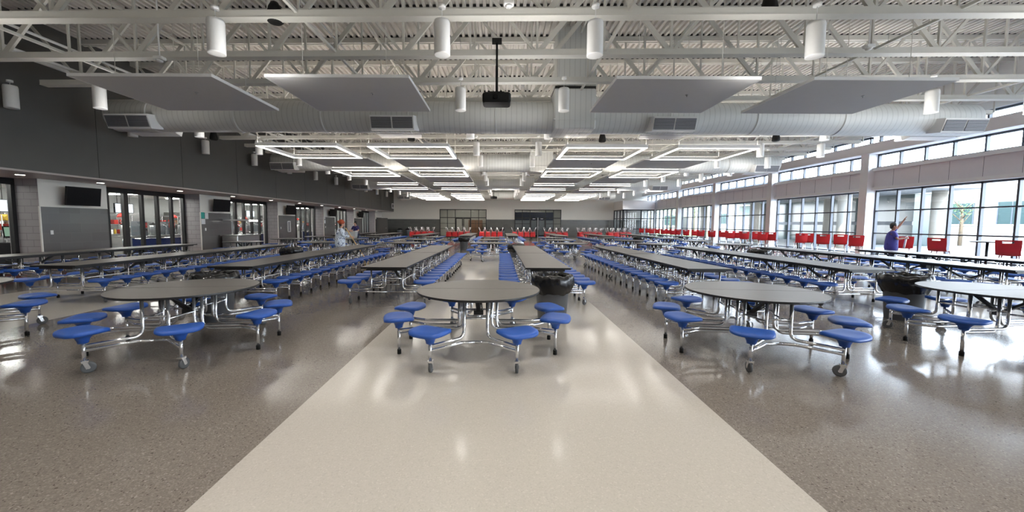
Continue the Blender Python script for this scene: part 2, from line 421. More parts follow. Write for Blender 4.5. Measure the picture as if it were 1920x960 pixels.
for k in range(len(GY)):
    y0 = GY[k] + .19; y1 = (GY[k + 1] if k + 1 < len(GY) else D) - .19
    n = 6 if k + 1 < len(GY) else 2; L = y1 - y0
    for (za, zb, hz, nm, gl) in ((.08, 3.11, (.30, 1.22, 2.20), 'tall', 'clear_glass'), (4.09, 4.70, (), 'clear', 'clear_glass'), (5.12, 5.52, (), 'upper', 'tinted_glass')):
        r = ob('window_%d' % wi, None, None, (XR + .16, y0, 0)); r['kind'] = 'structure'; wi += 1
        g = MB(); fm = .03
        for q in range(n + 1):
            yy = min(max(q * L / n, fm), L - fm); g.box(-.07, .05, yy - fm, yy + fm, za, zb)
        g.box(-.07, .05, 0, L, zb - .07, zb); g.box(-.07, .05, 0, L, za, za + .05)
        for h in hz: g.box(-.06, .05, 0, L, h - .025, h + .025)
        ob('window_frame', g.mesh('window_frame_' + nm, 'slate_frame'), r)
        ob('glass_pane', MB().add([(0, .02, za + .02), (0, L - .02, za + .02), (0, L - .02, zb - .02), (0, .02, zb - .02)], [(0, 1, 2, 3)]).mesh('window_pane_' + nm, gl), r)
# glass vestibule in the far right corner
VX, VY = 12.95, 41.0
r = ob('door_1', None, None, (0, 0, 0)); r['kind'] = 'structure'
g = MB(); g.box(VX, XR - .3, VY, D, 3.12, 4.05)
ob('vestibule_header', g.mesh('vestibule_header', 'bulkhead'), r)
g = MB(); t = .05
for x in (VX, VX + .4, VX + 1.9, VX + 1.95, XR - .36): g.box(x, x + t * 1.4, VY, VY + .1, 0, 3.12)
for y in (VY, VY + 1.0, VY + 1.1, VY + 2.2, D - .1): g.box(VX, VX + .1, y, y + t, 0, 3.12)
g.box(VX, XR - .3, VY, VY + .1, 3.0, 3.12); g.box(VX, VX + .1, VY, D, 3.0, 3.12)
g.box(VX, XR - .3, VY, VY + .1, 2.12, 2.2); g.box(VX, VX + .1, VY, D, 2.12, 2.2)
g.box(VX, XR - .3, VY, VY + .1, 1.02, 1.1)
ob('door_frame', g.mesh('vestibule_frame', 'black_frame'), r)
g = MB(); g.add([(VX + .05, VY, 0), (VX + .05, D, 0), (VX + .05, D, 3.0), (VX + .05, VY, 3.0)], [(0, 1, 2, 3)]); g.add([(VX, VY + .05, 0), (XR - .3, VY + .05, 0), (XR - .3, VY + .05, 3.0), (VX, VY + .05, 3.0)], [(0, 1, 2, 3)])
ob('glass_pane', g.mesh('vestibule_glass', 'clear_glass'), r)
# the two glazed entrances in the far wall
def entrance(idx, x0, x1, blue):
    r = ob('door_%d' % idx, None, None, (x0, D, 0)); r['kind'] = 'structure'
    L = x1 - x0; g = MB(); fm = .035; n = 6
    for k in range(n + 1):
        if k == 3: continue
        xx = min(max(k * L / n, fm), L - fm); g.box(xx - fm, xx + fm, -.05, .1, 0, Z1)
    for z in (.03, 2.2, Z1 - .05): g.box(0, L, -.05, .1, z - .03, z + .05)
    for z in (.95, 1.55):
        g.box(0, L / 3, -.04, .08, z - .02, z + .02); g.box(2 * L / 3, L, -.04, .08, z - .02, z + .02)
    xm = L / 2
    ob('door_frame', g.mesh('entrance_frame', 'black_frame'), r)
    for s_ in (-1, 1):
        d = MB(); a, c = sorted((xm + s_ * .02, xm + s_ * (L / 6 - .03)))
        d.box(a, a + .10, -.04, .03, .05, 2.2); d.box(c - .10, c, -.04, .03, .05, 2.2)
        d.box(a, c, -.04, .03, 2.08, 2.2); d.box(a, c, -.04, .03, .05, .28)
        dl = ob('door_leaf', d.mesh('door_leaf', 'black_frame'), r)
        ob('door_handle', MB().tube(fillet([(xm + s_ * .09, -.03, .85), (xm + s_ * .09, -.10, .85), (xm + s_ * .09, -.10, 1.25), (xm + s_ * .09, -.03, 1.25)], .03), .014).mesh('pull', 'steel'), dl)
        if blue: ob('door_sticker', MB().box(xm + s_ * .45 - .14, xm + s_ * .45 + .14, -.05, -.041, 2.09, 2.16).mesh('sticker', 'paper'), dl)
    if blue:
        ob('centre_post', MB().box(xm - .035, xm + .035, -.12, -.05, 0, 2.25).mesh('centre_post', 'steel'), r)
    p = MB().add([(.02, .025, .05), (L - .02, .025, .05), (L - .02, .025, Z1 - .03), (.02, .025, Z1 - .03)], [(0, 1, 2, 3)])
    ob('glass_pane', p.mesh('entrance_glass', 'tinted_glass' if blue else 'shop_glass'), r)
    if blue:
        ob('glass_film', MB().box(.04, L * .84, .05, .06, 1.95, Z1 - .3).mesh('navy_film', 'navy_panel'), r)
        ob('frosted_film', MB().box(.04, L * .84, .05, .06, .05, 1.94).mesh('frost_film', 'frosted'), r)
entrance(2, A0, A1, False)
entrance(3, B0, B1, True)
g = MB(); g.box(-9, 9, D + 6, D + 6.2, 0, 4); g.box(-9.2, -9, D + .26, D + 6, 0, 4); g.box(9, 9.2, D + .26, D + 6, 0, 4); g.box(-9, 9, D + .25, D + 6, 3.6, 3.8)
g.box(-.2, 0, D + .2, D + 6, 0, 3.6)
struct('wall_corridor', g.mesh('corridor', 'corridor'))
tag(ob('corridor_cabinet', MB().box(-.9, .9, -.2, .2, 0, 2.0).box(-.02, .02, -.22, -.2, .1, 1.9, 1).mesh('corridor_cabinet', 'wood_brown', 'black_edge'), None, (-3.2, D + 5.6, 0)), 'brown wooden wall cabinet seen through the left far entrance', 'cabinet')
for i, x in enumerate((-6.0, -4.3, -2.6)):
    tag(ob('corridor_light', MB().box(-.6, .6, -.08, .08, 0, .05).mesh('corridor_light', 'tube_light'), None, (x, D + 2.5, 3.55)), 'strip light behind the left far entrance, %s from left' % ORD[i], 'light', 'corridor strip lights')
for i, x in enumerate((2.4, 4.6, 6.6)):
    tag(ob('corridor_light', bpy.data.meshes['corridor_light'], None, (x, D + 1.5, 3.55)), 'strip light behind the right far entrance, %s from left' % ORD[i], 'light', 'lobby strip lights')
# grey door at the far end of the left wall
r = ob('door_4', None, None, (XW, 42.35, 0)); r['kind'] = 'structure'
ob('door_frame', MB().box(0, .05, -.03, 1.65, 0, 2.15).mesh('grey_door_frame', 'black_frame'), r)
dl = ob('door_leaf', MB().box(0, .05, 0, .85, .02, 2.1).cbox((.62, -.02, 1.06), (1.2, .05, 2.08)).mesh('grey_door_leaf', 'door_grey'), r)
ob('door_handle', MB().tube([(1.12, -.05, 1.0), (1.12, -.10, 1.0), (1.0, -.10, 1.0)], .015).mesh('grey_door_handle', 'steel'), dl)

# ------------------------------------------------------------------ roof trusses
def truss_mesh():
    g = MB(); x0, x1 = XL, XR
    def zt(x): return ZD - .07 + slope(x)
    def zb(x): return ZB + slope(x)
    for s_ in (-1, 1):
        g.beam((x0, s_ * .055, zt(x0)), (x1, s_ * .055, zt(x1)), .07, .13)
        g.beam((x0 + .6, s_ * .055, zb(x0 + .6)), (x1 - .6, s_ * .055, zb(x1 - .6)), .07, .12)
    g.beam((x0 + .6, 0, zb(x0 + .6) - .055), (x1 - .6, 0, zb(x1 - .6) - .055), .19, .015)
    k = 0
    xs = [-10.45 + 2.8 * i for i in range(10)]
    for x in xs:
        inner = 1 if x < 2.3 else -1
        for s_ in (-1, 1):
            xe = max(x0, min(x1, x + s_ * 1.4))
            w = .10 if s_ == inner else .055
            g.beam((x, 0, zb(x)), (xe, 0, zt(xe)), .05, w)
        g.beam((x, 0, zb(x)), (x, 0, zt(x)), .045, .045)
        if x + 1.4 < x1:
            xm = x + 1.4; g.beam((xm, 0, zt(xm)), (xm, 0, zb(xm)), .035, .035)
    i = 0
    while -13 + i * .163 < x1 - .2:  # black boxes stand in for the shade inside the flutes over the chord
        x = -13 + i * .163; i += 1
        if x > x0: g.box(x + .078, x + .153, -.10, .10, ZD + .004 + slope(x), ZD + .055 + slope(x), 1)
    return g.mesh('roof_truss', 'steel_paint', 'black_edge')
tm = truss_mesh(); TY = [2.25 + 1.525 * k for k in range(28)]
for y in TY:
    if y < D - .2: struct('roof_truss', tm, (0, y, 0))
# lines of bracing angle along the hall
for k, x in enumerate((-9.05, -3.45, 2.15, 7.75, 13.35)):
    struct('trim_%d' % (k + 3), MB().beam((x, 1, ZB + slope(x) + .03), (x, D, ZB + slope(x) + .03), .05, .05).beam((x, 1, ZD - .15 + slope(x)), (x, D, ZD - .15 + slope(x)), .05, .05).mesh('bracing', 'steel_paint'))
for k, (x, z, r_, w) in enumerate(((-11.3, 5.45, .05, 'nearest the dark wall'), (-10.7, 5.32, .035, 'beside the thickest pipe on the left'), (-10.2, 5.62, .03, 'third from the dark wall'), (-4.3, 6.3, .02, 'between the left acoustic panels'), (14.9, 5.7, .04, 'nearest the window wall'), (15.5, 5.55, .03, 'hard against the upper windows'))):
    tag(ob('ceiling_pipe', MB().tube([(0, 1.5, 0), (0, D, 0)], r_, 8).mesh('ceiling_pipe', 'white_paint'), None, (x, 0, z)), 'long white painted pipe through the roof trusses, ' + w, 'pipe', 'pipes along the ceiling')

# ------------------------------------------------------------------ ducts
def duct(y, z, x0, x1, regs, label, plenum=True):
    R = .43
    t = thing('air_duct', label, 'duct', (0, y, 0))
    g = MB().lathe([(R * .92, x0), (R, x0 + .05), (R, x1 - .05), (R * .92, x1)], (0, 0, z), 40, 0, True, 'X')
    for x in [x0 + 1.2 + 2.4 * i for i in range(int((x1 - x0 - 1) / 2.4))]:
        g.lathe([(R, x - .03), (R + .012, x - .02), (R + .012, x + .02), (R, x + .03)], (0, 0, z), 40, 0, True, 'X', caps=False)
    ob('duct_tube', g.mesh('duct_tube', 'duct'), t)
    for x in regs:
        for s_ in (-1, 1):
            bx = MB()
            # tapered boot on the lower flank of the duct
            a, c = .66, .56
            bx.add([(x - a, s_ * .26, z - .05), (x + a, s_ * .26, z - .05), (x + a, s_ * .20, z - .42), (x - a, s_ * .20, z - .42),
                    (x - c - .03, s_ * .62, z - .10), (x + c + .03, s_ * .62, z - .10), (x + c + .03, s_ * .50, z - .46), (x - c - .03, s_ * .50, z - .46)],
                   [(0, 1, 5, 4), (1, 2, 6, 5), (2, 3, 7, 6), (3, 0, 4, 7), (4, 5, 6, 7), (3, 2, 1, 0)])
            rg = ob('air_register', bx.mesh('register_box', 'white_paint'), t)
            gg = MB(); n_ = Vector((0, s_ * .36, -.12)).normalized()
            P0 = Vector((x, s_ * .56, z - .28)) + n_ * .012
            up = Vector((0, s_ * .12, .36)).normalized()
            for k in range(9):
                q = P0 + up * (-.13 + k * .0325)
                gg.beam((x - c, q.y, q.z), (x - .02, q.y, q.z), .02, .026, 0); gg.beam((x + .02, q.y, q.z), (x + c, q.y, q.z), .02, .026, 0)
            ob('grille', gg.mesh('register_grille', 'grille'), rg)
    if plenum:
        g = MB().bbox((2.0, 0, 4.66), (1.12, 1.14, 1.06), .03); g.bbox((2.05, 0, 6.05), (1.06, .9, 1.8), .02); g.box(1.42, 2.58, -.59, .59, 4.36, 4.40)
        ob('riser_box', g.mesh('riser_box', 'duct'), t)
        ob('black_gap', MB().box(1.46, 2.56, -.52, .52, 5.19, 5.27).mesh('riser_gap', 'black_edge'), t)
    for x in [x0 + .8 + 3.0 * i for i in range(int((x1 - x0) / 3.0))]: ob('hanger_rod', MB().tube([(0, 0, z + R - .02), (0, 0, ZD + slope(x))], .006, 5).mesh('duct_hanger', 'steel'), t, (x, 0, 0))
RG = [-10.1, -2.95, 4.7, 12.55]
duct(11.2, 4.55, -10.95, 13.3, RG, 'large white spiral air duct crossing the ceiling nearest the front')
duct(19.75, 4.60, -11.45, 13.9, [-10.75, 13.1], 'white spiral air duct crossing the ceiling, second from the front')
duct(30.3, 4.60, -11.45, 13.9, [-10.75, 12.2], 'white spiral air duct crossing the ceiling, third from the front')
duct(41.6, 4.55, -11.0, 12.2, [-10.2, 11.0], 'white spiral air duct crossing the ceiling nearest the far wall')

# ------------------------------------------------------------------ acoustic panels and light frames
CX = [-6.2, -2.82, 3.22, 6.6]
CN = ['leftmost', 'second from left', 'second from right', 'rightmost']
def cloud(x, y0, L, z, label):
    t = thing('acoustic_panel', label, 'panel', (x, y0, z), 0, 'acoustic ceiling panels')
    g = MB(); W = 1.23
    g.box(-W, W, 0, L, 0, .045, 0); g.box(-W - .01, W + .01, -.012, 0, -.002, .05, 1); g.box(-W - .01, W + .01, L, L + .012, -.002, .05, 1)
    g.box(-W - .012, -W, 0, L, -.002, .05, 1); g.box(W, W + .012, 0, L, -.002, .05, 1)
    ob('panel_board', g.mesh('panel_board', 'panel_grey', 'white_paint'), t)
    for sx in (-.75, .75):
        for sy in (.35 if L < 3.3 else 1.35, L - .35): ob('hanger_wire', MB().tube([(0, 0, .04), (0, 0, ZD + slope(x) - z)], .006, 5).mesh('panel_wire', 'steel_paint'), t, (sx, sy, 0))
    ob('sprinkler_head', MB().lathe([(.03, -.01), (.03, 0.0)], (.35, L * .4, 0), 10).lathe([(.008, -.04), (.008, -.01)], (.35, L * .4, 0), 8).mesh('sprinkler', 'steel'), t)
PANY = [(6.8, 2.0), (14.6, 2.1), (19.4, 3.4), (23.65, 2.6), (26.8, 3.2)]
DEP = ['front', 'second', 'third', 'fourth', 'fifth', 'sixth', 'seventh']
for i, (y, L) in enumerate(PANY):
    for j, x in enumerate(CX): cloud(x, y, L, 4.04 if i == 0 else 3.95, '%s grey acoustic ceiling panel of the %s crosswise row of panels' % (CN[j], DEP[i]))
def light_frame(x, y0, L, z, label):
    t = thing('square_light', label, 'light', (x, y0, z), 0, 'square light frames')
    W = 1.24; w = .11; h = .10
    g = MB()
    def ring(a, b_, z0, z1, m):
        g.box(-W + a, W - a, a, a + b_, z0, z1, m); g.box(-W + a, W - a, L - a - b_, L - a, z0, z1, m)
        g.box(-W + a, -W + a + b_, a + b_, L - a - b_, z0, z1, m); g.box(W - a - b_, W - a, a + b_, L - a - b_, z0, z1, m)
    ring(0, w, 0, h, 0)
    ob('housing', g.mesh('light_housing', 'white_paint'), t)
    g = MB(); ring(.015, .08, -.012, -.001, 0); ob('diffuser', g.mesh('light_diffuser', 'led'), t)
    g = MB(); ring(.03, .05, h, h + .006, 0); ob('added_fill_strip', g.mesh('frame_fill_strip', 'ceiling_fill'), t)  # glowing strip added on top of the frame to light the ceiling
    for sx in (-W + .05, W - .05):
        for sy in (.06, L - .06): ob('suspension_wire', MB().tube([(0, 0, h), (0, 0, ZD + slope(x) - z)], .004, 5).mesh('light_wire', 'steel_paint'), t, (sx, sy, 0))
LFY = [11.85, 17.15, 23.4, 26.55, 31.7, 34.9, 38.6]
for i, y in enumerate(LFY):
    for j, x in enumerate(CX):
        if i in (2, 3, 6):
            t = thing('linear_light', '%s glowing straight light bar in the %s crosswise row of lights' % (CN[j], DEP[i]), 'light', (x, y, 3.87), 0, 'straight light bars')
            ob('housing', MB().box(-1.24, 1.24, 0, .11, 0, .10).mesh('bar_housing', 'white_paint'), t)
            ob('diffuser', MB().box(-1.22, 1.22, .015, .095, -.012, -.001).mesh('bar_diffuser', 'led'), t)
            ob('added_fill_strip', MB().box(-1.2, 1.2, .03, .08, .10, .106).mesh('bar_fill_strip', 'ceiling_fill'), t)  # same added ceiling glow on top of the bar
            for sx in (-1.15, 1.15): ob('suspension_wire', MB().tube([(0, 0, .1), (0, 0, ZD + slope(x) - 3.87)], .004, 5).mesh('light_wire', 'steel_paint'), t, (sx, .055, 0))
        else: light_frame(x, y, 2.2, 3.87, '%s glowing square light frame in the %s crosswise row of lights' % (CN[j], DEP[i]))

# ------------------------------------------------------------------ cylinder pendants, speakers, sensors, projectors
pc = MB().lathe([(.118, 0), (.128, .0), (.128, .02), (.128, .49), (.118, .53), (.04, .545), (.0, .545)], (0, 0, 0), 20).mesh('pendant_shade', 'white_paint')
pr = MB().lathe([(.05, .16), (.075, .10), (.116, .004)], (0, 0, 0), 16, 0, True, caps=False).lathe([(0, .155), (.055, .156)], (0, 0, 0), 12, 1, caps=False).mesh('pendant_reflector', 'chrome', 'bulb')
pd = MB().tube([(0, 0, .54), (0, 0, 1.02)], .006, 6).mesh('pendant_cord', 'white_paint')
pk = MB().lathe([(.06, 1.0), (.06, 1.05), (.03, 1.07)], (0, 0, 0), 12).mesh('pendant_canopy', 'white_paint')
def pendant(x, y, z, label):
    t = thing('pendant_light', label, 'light', (x, y, z), 0, 'white cylinder pendants')
    ob('lamp_shade', pc, t); ob('reflector', pr, t)
    dz = ZB + slope(x) - .07 - z
    g = MB().tube([(0, 0, .54), (0, 0, dz)], .006, 6).mesh('pendant_cord', 'white_paint'); ob('cord', g, t)
    ob('canopy', MB().lathe([(.06, dz - .05), (.06, dz), (.03, dz)], (0, 0, 0), 10).mesh('pendant_canopy', 'white_paint'), t)
PC = [(-11.72, 'beside the dark wall'), (-9.6, 'one in from the dark wall'), (-.97, 'left of the centre line'), (1.5, 'right of the centre line'), (10.3, 'one in from the windows'), (12.7, 'closest to the windows')]
def snap(y): return min(TY, key=lambda q: abs(q - y))
for k in range(12):
    y = 6.4 + 3.05 * k
    if k == 0:
        for x, w in ((-4.57, 'leftmost'), (-.95, 'second from left'), (1.5, 'second from right'), (5.03, 'rightmost')):
            pendant(x, y, 4.25, 'large white cylinder pendant nearest the front, %s of four' % w)
        continue
    for x, w in PC:
        pendant(x, y, 4.25, 'white cylinder pendant, %s back on the line %s' % (ORD[k - 1], w))
def lamp(x, y, z, watts, col=(1, .95, .88)):
    li = bpy.data.lights.new('pendant_and_fill_spot', 'SPOT'); li.energy = watts; li.spot_size = math.radians(125); li.spot_blend = .8; li.shadow_soft_size = .11; li.color = col
    lo = bpy.data.objects.new('pendant_and_fill_spot', li); COL.objects.link(lo); lo.location = (x, y, z)
def uplamp(x, y, z, watts):  # added fill spot in mid-air aimed up at the ceiling, no fixture there
    li = bpy.data.lights.new('ceiling_fill_spot', 'SPOT'); li.energy = watts; li.spot_size = math.radians(165); li.spot_blend = 1.0; li.shadow_soft_size = .25; li.color = (1, .97, .93)
    lo = bpy.data.objects.new('ceiling_fill_spot', li); COL.objects.link(lo); lo.location = (x, y, z); lo.rotation_euler = (PI, 0, 0)
for k in range(-3, 12):
    for x in ([q[0] for q in PC[1:]] if k > 0 else [-9.25, -4.57, -.95, 1.5, 5.03, 10.15]):
        uplamp(x + (.7 if x < 1 else -.7), 6.4 + 3.05 * k - .15, 3.7, ((28 if k < 7 else 42) if k > 0 else 34) * (2.0 if x > 10 else 1.0))
for k in range(-3, 12):  # front rows and those behind the camera include added spots without a pendant
    for x in ([q[0] for q in PC[1:]] if k > 0 else [-9.25, -4.57, -.95, 1.5, 5.03, 10.15]):
        lamp(x, 6.4 + 3.05 * k, 4.245, (100 if k < 7 else 175) if k > 0 else 88)
def speaker(x, y, z, label):
    t = thing('pendant_speaker', label, 'speaker', (x, y, z), 0, 'black pendant speakers')
    ob('speaker_body', MB().lathe([(0, 0), (.10, .0), (.135, .03), (.13, .12), (.10, .26), (.06, .34), (.02, .36)], (0, 0, 0), 20).mesh('speaker_body', 'rubber'), t)
    ob('cord', MB().tube([(0, 0, .35), (0, 0, ZB + slope(x) - z)], .006, 6).mesh('speaker_cord', 'rubber'), t)
for x, y, z, w in ((-3.9, 6.9, 4.98, 'nearest front on the left, cut by the top edge'), (4.6, 6.9, 5.16, 'nearest front on the right, cut by the top edge'),
                   (-3.4, 14.9, 4.66, 'above the left light frames'), (3.85, 14.9, 4.66, 'above the right light frames'), (10.3, 14.7, 4.68, 'near the upper windows'), (-10.9, 14.9, 4.66, 'in front of the dark wall'),
                   (-3.3, 22.0, 4.7, 'behind the second left light frames'), (9.5, 22.0, 4.62, 'second back on the window side'), (-8.8, 30.6, 4.5, 'far back on the left'), (9.2, 30.8, 4.5, 'far back on the right')):
    speaker(x, y, z, 'small black bullet shaped pendant speaker ' + w)
for x, y, z, w in ((-6.2, 7.22, 4.45, 'on a rod above the leftmost acoustic panel'), (7.0, 7.6, 4.9, 'on a rod above the right acoustic panels'), (.12, 6.6, 5.1, 'box on the truss above the projector')):
    zt = 6.75
    t = thing('ceiling_sensor', 'white ceiling sensor ' + w, 'sensor', (x, y, z), 0, 'ceiling sensors')
    ob('sensor_body', MB().bbox((0, 0, .06), (.17, .12, .06), .012).lathe([(.0, -.01), (.05, 0.0), (.06, .03)], (0, 0, 0), 14).mesh('sensor_body', 'white_paint'), t)
    ob('rod', MB().tube([(0, 0, .08), (0, 0, zt - z)], .014, 8).mesh('sensor_rod', 'white_paint'), t)
def projector(x, y, z, ztop, label):
    t = thing('projector', label, 'projector', (x, y, z))
    g = MB().bbox((0, 0, .10), (.58, .42, .20), .04); g.box(-.16, .16, -.17, .17, .20, .22)
    ob('projector_body', g.mesh('projector_body', 'rubber'), t)
    ob('lens', MB().lathe([(.0, -.20), (.04, -.205), (.055, -.20), (.06, -.16)], (-.02, -.03, .10), 18, 0, True, 'Y').mesh('projector_lens', 'tv_black'), t)
    g = MB(); g.cbox((0, 0, .24), (.12, .12, .03))
    for sx in (-1, 1):
        for sy in (-1, 1): g.tube([(sx * .03, sy * .03, .24), (sx * .13, sy * .11, .2), (sx * .15, sy * .12, .18)], .012, 6)
    ob('bracket', g.mesh('projector_bracket', 'rubber'), t)
    ob('pole', MB().tube([(0, 0, .25), (0, 0, ztop - z)], .022, 10).tube([(0, 0, .25), (0, 0, (ztop - z) * .62)], .028, 10).mesh('projector_pole', 'rubber'), t)
    ob('mount_plate', MB().cbox((0, 0, ztop - z), (.2, .12, .08)).mesh('projector_plate', 'rubber'), t)
projector(-.09, 8.22, 4.02, 5.30, 'black projector hanging on a long pole near the front')
projector(-.6, 34.5, 3.75, 5.05, 'small black projector hanging on a pole before the far wall')

# ------------------------------------------------------------------ stool tables
def seat_mesh():
    g = MB(); n = 28; rings = []
    HX, HY = .205, .175
    def plan(a, k):
        e = 2 / 3.3; cx, sy = math.cos(a), math.sin(a)
        return (math.copysign(abs(cx) ** e, cx) * HX * k, math.copysign(abs(sy) ** e, sy) * HY * k)
    spec = [(.030, .315, 0), (.042, .318, 0), (.048, .345, .1), (.060, .372, .25), (.082, .396, .45), (.118, .410, .75), (.165, .418, .95)]
    vs = []
    for r, z, bl in spec:
        for j in range(n):
            a = 2 * PI * j / n
            px, py = plan(a, r / .2)
            x = r * math.cos(a) * (1 - bl) + px * 1.05 * bl; y = r * math.sin(a) * (1 - bl) + py * .9 * bl
            vs.append((x, y, z))
    for k, z, wv in ((.93, .422, .7), (.99, .427, 1), (1.0, .443, 1), (.97, .459, 1), (.80, .464, .6), (.45, .459, .1), (.12, .456, 0)):
        for j in range(n):
            a = 2 * PI * j / n; x, y = plan(a, k)
            vs.append((x, y, z + wv * .010 * math.cos(2 * a) - wv * .004))
    K = len(vs) // n
    fs = [(i * n + j, i * n + (j + 1) % n, (i + 1) * n + (j + 1) % n, (i + 1) * n + j) for i in range(K - 1) for j in range(n)]
    fs += [tuple(range(n - 1, -1, -1)), tuple((K - 1) * n + j for j in range(n))]
    return g.add(vs, fs, 0, True).mesh('stool_seat', 'blue_plastic')
SEAT = seat_mesh()
LEG = MB().tube([(0, 0, .04), (0, 0, .345)], .018, 10).mesh('stool_leg', 'chrome')
LEGC = MB().tube([(0, 0, .125), (0, 0, .345)], .018, 10).mesh('stool_leg_short', 'chrome')
FOOT = MB().lathe([(.024, 0), (.024, .05), (.019, .058)], (0, 0, 0), 12).mesh('stool_foot', 'rubber')
def caster_mesh():
    g = MB()
    g.lathe([(.045, -.015), (.058, -.013), (.06, -.006), (.06, .006), (.058, .013), (.045, .015)], (.0, .025, .06), 20, 0, True, 'X')
    g.lathe([(.016, -.024), (.016, .024)], (0, .025, .06), 10, 1, True, 'X')
    for s_ in (-1, 1): g.beam((s_ * .022, .025, .05), (s_ * .022, .0, .125), .006, .035, 1)
    g.box(-.027, .027, -.025, .03, .115, .135, 1)
    return g.mesh('caster', 'wheel_grey', 'chrome')
CAST = caster_mesh()
def stool(parent, x, y, rz, caster=False, crz=0.0, full=True):
    ob('seat', SEAT, parent, (x, y, 0), rz)
    if full:
        l = ob('leg', LEGC if caster else LEG, parent, (x, y, 0))
        ob('caster' if caster else 'foot', CAST if caster else FOOT, l, (0, 0, 0), crz if caster else 0)
# --- round table
RSEATS = [(.45, -.90, 1), (.93, -.30, 0), (.93, .30, 0), (.45, .90, 1), (-.45, .90, 1), (-.93, .30, 0), (-.93, -.30, 0), (-.45, -.90, 1)]
def round_meshes():
    R = .762; n = 28; top = MB()
    for s_ in (-1, 1):
        poly = [(R * math.cos(a), s_ * .004 + R * math.sin(a) * s_ * 1.0) for a in [PI * i / n for i in range(n + 1)]]
        if s_ < 0: poly.reverse()
        top.prism(poly, .722, .738, 1, 0)
    n2 = 48
    top.lathe([(R - .05, .706), (R, .712), (R + .002, .72), (R + .002, .735), (R - .004, .7375)], (0, 0, 0), n2, 1, True, caps=False)
    top.lathe([(0, .702), (R - .06, .704), (R - .05, .708)], (0, 0, 0), n2, 1, caps=False)
    top = top.mesh('round_top', 'laminate', 'black_edge')
    arms = []
    for x, y, c in RSEATS:
        g = MB(); sx, sy = (1 if x > 0 else -1), (1 if y > 0 else -1)
        if c:
            g.tube(fillet([(x, y, .285), (sx * .13, sy * .57, .285), (sx * .13, sy * .57, .705)], .09), .018, 10)
            g.tube(fillet([(x, y, .238), (sx * .15, sy * .62, .238), (0, sy * .60, .238)], .05), .018, 10)
        else:
            g.tube(fillet([(x, y, .285), (sx * .70, sy * .19, .285), (sx * .17, sy * .19, .285), (sx * .17, sy * .19, .705)], .09), .018, 10)
            g.tube(fillet([(x, y, .238), (sx * .70, sy * .14, .238), (sx * .23, sy * .14, .238), (sx * .23, sy * .14, .705)], .11), .018, 10)
        arms.append(g)
    fr = MB()
    for s_ in (-1, 1):
        fr.tube([(-.13, s_ * .57, .50), (.13, s_ * .57, .50)], .012, 8); fr.tube([(s_ * .17, -.19, .50), (s_ * .17, .19, .50)], .012, 8)
        fr.tube([(s_ * .13, -.57, .47), (s_ * .17, -.19, .47)], .012, 8); fr.tube([(s_ * .13, .57, .47), (s_ * .17, .19, .47)], .012, 8)
    fr.tube([(-.17, 0, .47), (.17, 0, .47)], .014, 8)
    br = MB(); br.beam((0, -.35, .70), (0, 0, .44), .05, .03); br.beam((0, .35, .70), (0, 0, .44), .05, .03); br.cbox((0, 0, .44), (.12, .08, .06))
    br.tube([(.05, -.4, .68), (.05, 0, .46)], .008, 6)
    return top, arms, fr, br
RT, RA, RF, RB = round_meshes()
RAm = [a.mesh('round_arm', 'chrome') for a in RA]
whole = MB()
for q in RA + [RF]: whole.add(q.v, q.f, 0, True)
for x, y, c in RSEATS: whole.tube([(x, y, .02), (x, y, .345)], .0165, 8)
RFAR = whole.mesh('round_frame_whole', 'chrome'); RFm = RF.mesh('round_frame', 'chrome'); RBm = RB.mesh('round_brace', 'black_edge')
def round_table(x, y, rz, label, full):
    t = thing('round_stool_table', label, 'table', (x, y, 0), rz, 'round stool tables')
    ob('tabletop', RT, t)
    if full:
        for a in RAm: ob('support_tube', a, t)
        ob('frame', RFm, t); ob('folding_brace', RBm, t)
    else:
        ob('frame', RFAR, t); ob('folding_brace', RBm, t)
    for sx, sy, c in RSEATS:
        stool(t, sx, sy, math.atan2(sy, sx) - PI / 2, c == 1, random.uniform(-1.2, 1.2), full)
        if not full: ob('foot' if c == 0 else 'caster', FOOT if c == 0 else CAST, t, (sx, sy, 0))
# --- long table
LL, LW = 3.62, .84
SY = [-1.60 + .457 * i for i in range(8)]
def long_meshes():
    top = MB()
    for a, c in ((-LL / 2, -.004), (.004, LL / 2)):
        top.prism([(-LW / 2, a), (LW / 2, a), (LW / 2, c), (-LW / 2, c)], .722, .738, 1, 0)
    top.box(-LW / 2 - .003, LW / 2 + .003, -LL / 2 - .003, LL / 2 + .003, .705, .736, 1)
    top.box(-.32, .32, -LL / 2 + .05, LL / 2 - .05, .665, .705, 1)
    top = top.mesh('long_top', 'laminate', 'black_edge')
    arms = []
    for i, y in enumerate(SY):
        for s_ in (-1, 1):
            g = MB(); ux = .22 if i % 2 else .30
            g.tube(fillet([(s_ * .72, y, .285), (s_ * ux, y, .285), (s_ * ux, y, .67)], .08), .0155, 8)
            if i in (0, 2, 5, 7): g.tube([(s_ * .72, y, .238), (0, y, .238)], .0155, 8)
            else: g.tube(fillet([(s_ * .72, y, .238), (s_ * (ux - .05), y, .238), (s_ * (ux - .05), y, .67)], .08), .0155, 8)
            arms.append(g)
    fr = MB()
    for s_ in (-1, 1):
        fr.tube([(s_ * .30, SY[0], .47), (s_ * .30, -.1, .47)], .012, 8); fr.tube([(s_ * .30, .1, .47), (s_ * .30, SY[7], .47)], .012, 8)
    for y in (SY[0], SY[3], SY[4], SY[7]): fr.tube([(-.30, y, .50), (.30, y, .50)], .012, 8)
    br = MB()
    for s_ in (-1, 1):
        br.beam((0, s_ * 1.2, .68), (0, s_ * .75, .42), .05, .03); br.beam((.06, s_ * .1, .68), (.06, s_ * .6, .44), .04, .03)
    br.cbox((0, 0, .62), (.3, .12, .08))
    return top, arms, fr, br
LT, LA, LF, LB = long_meshes()
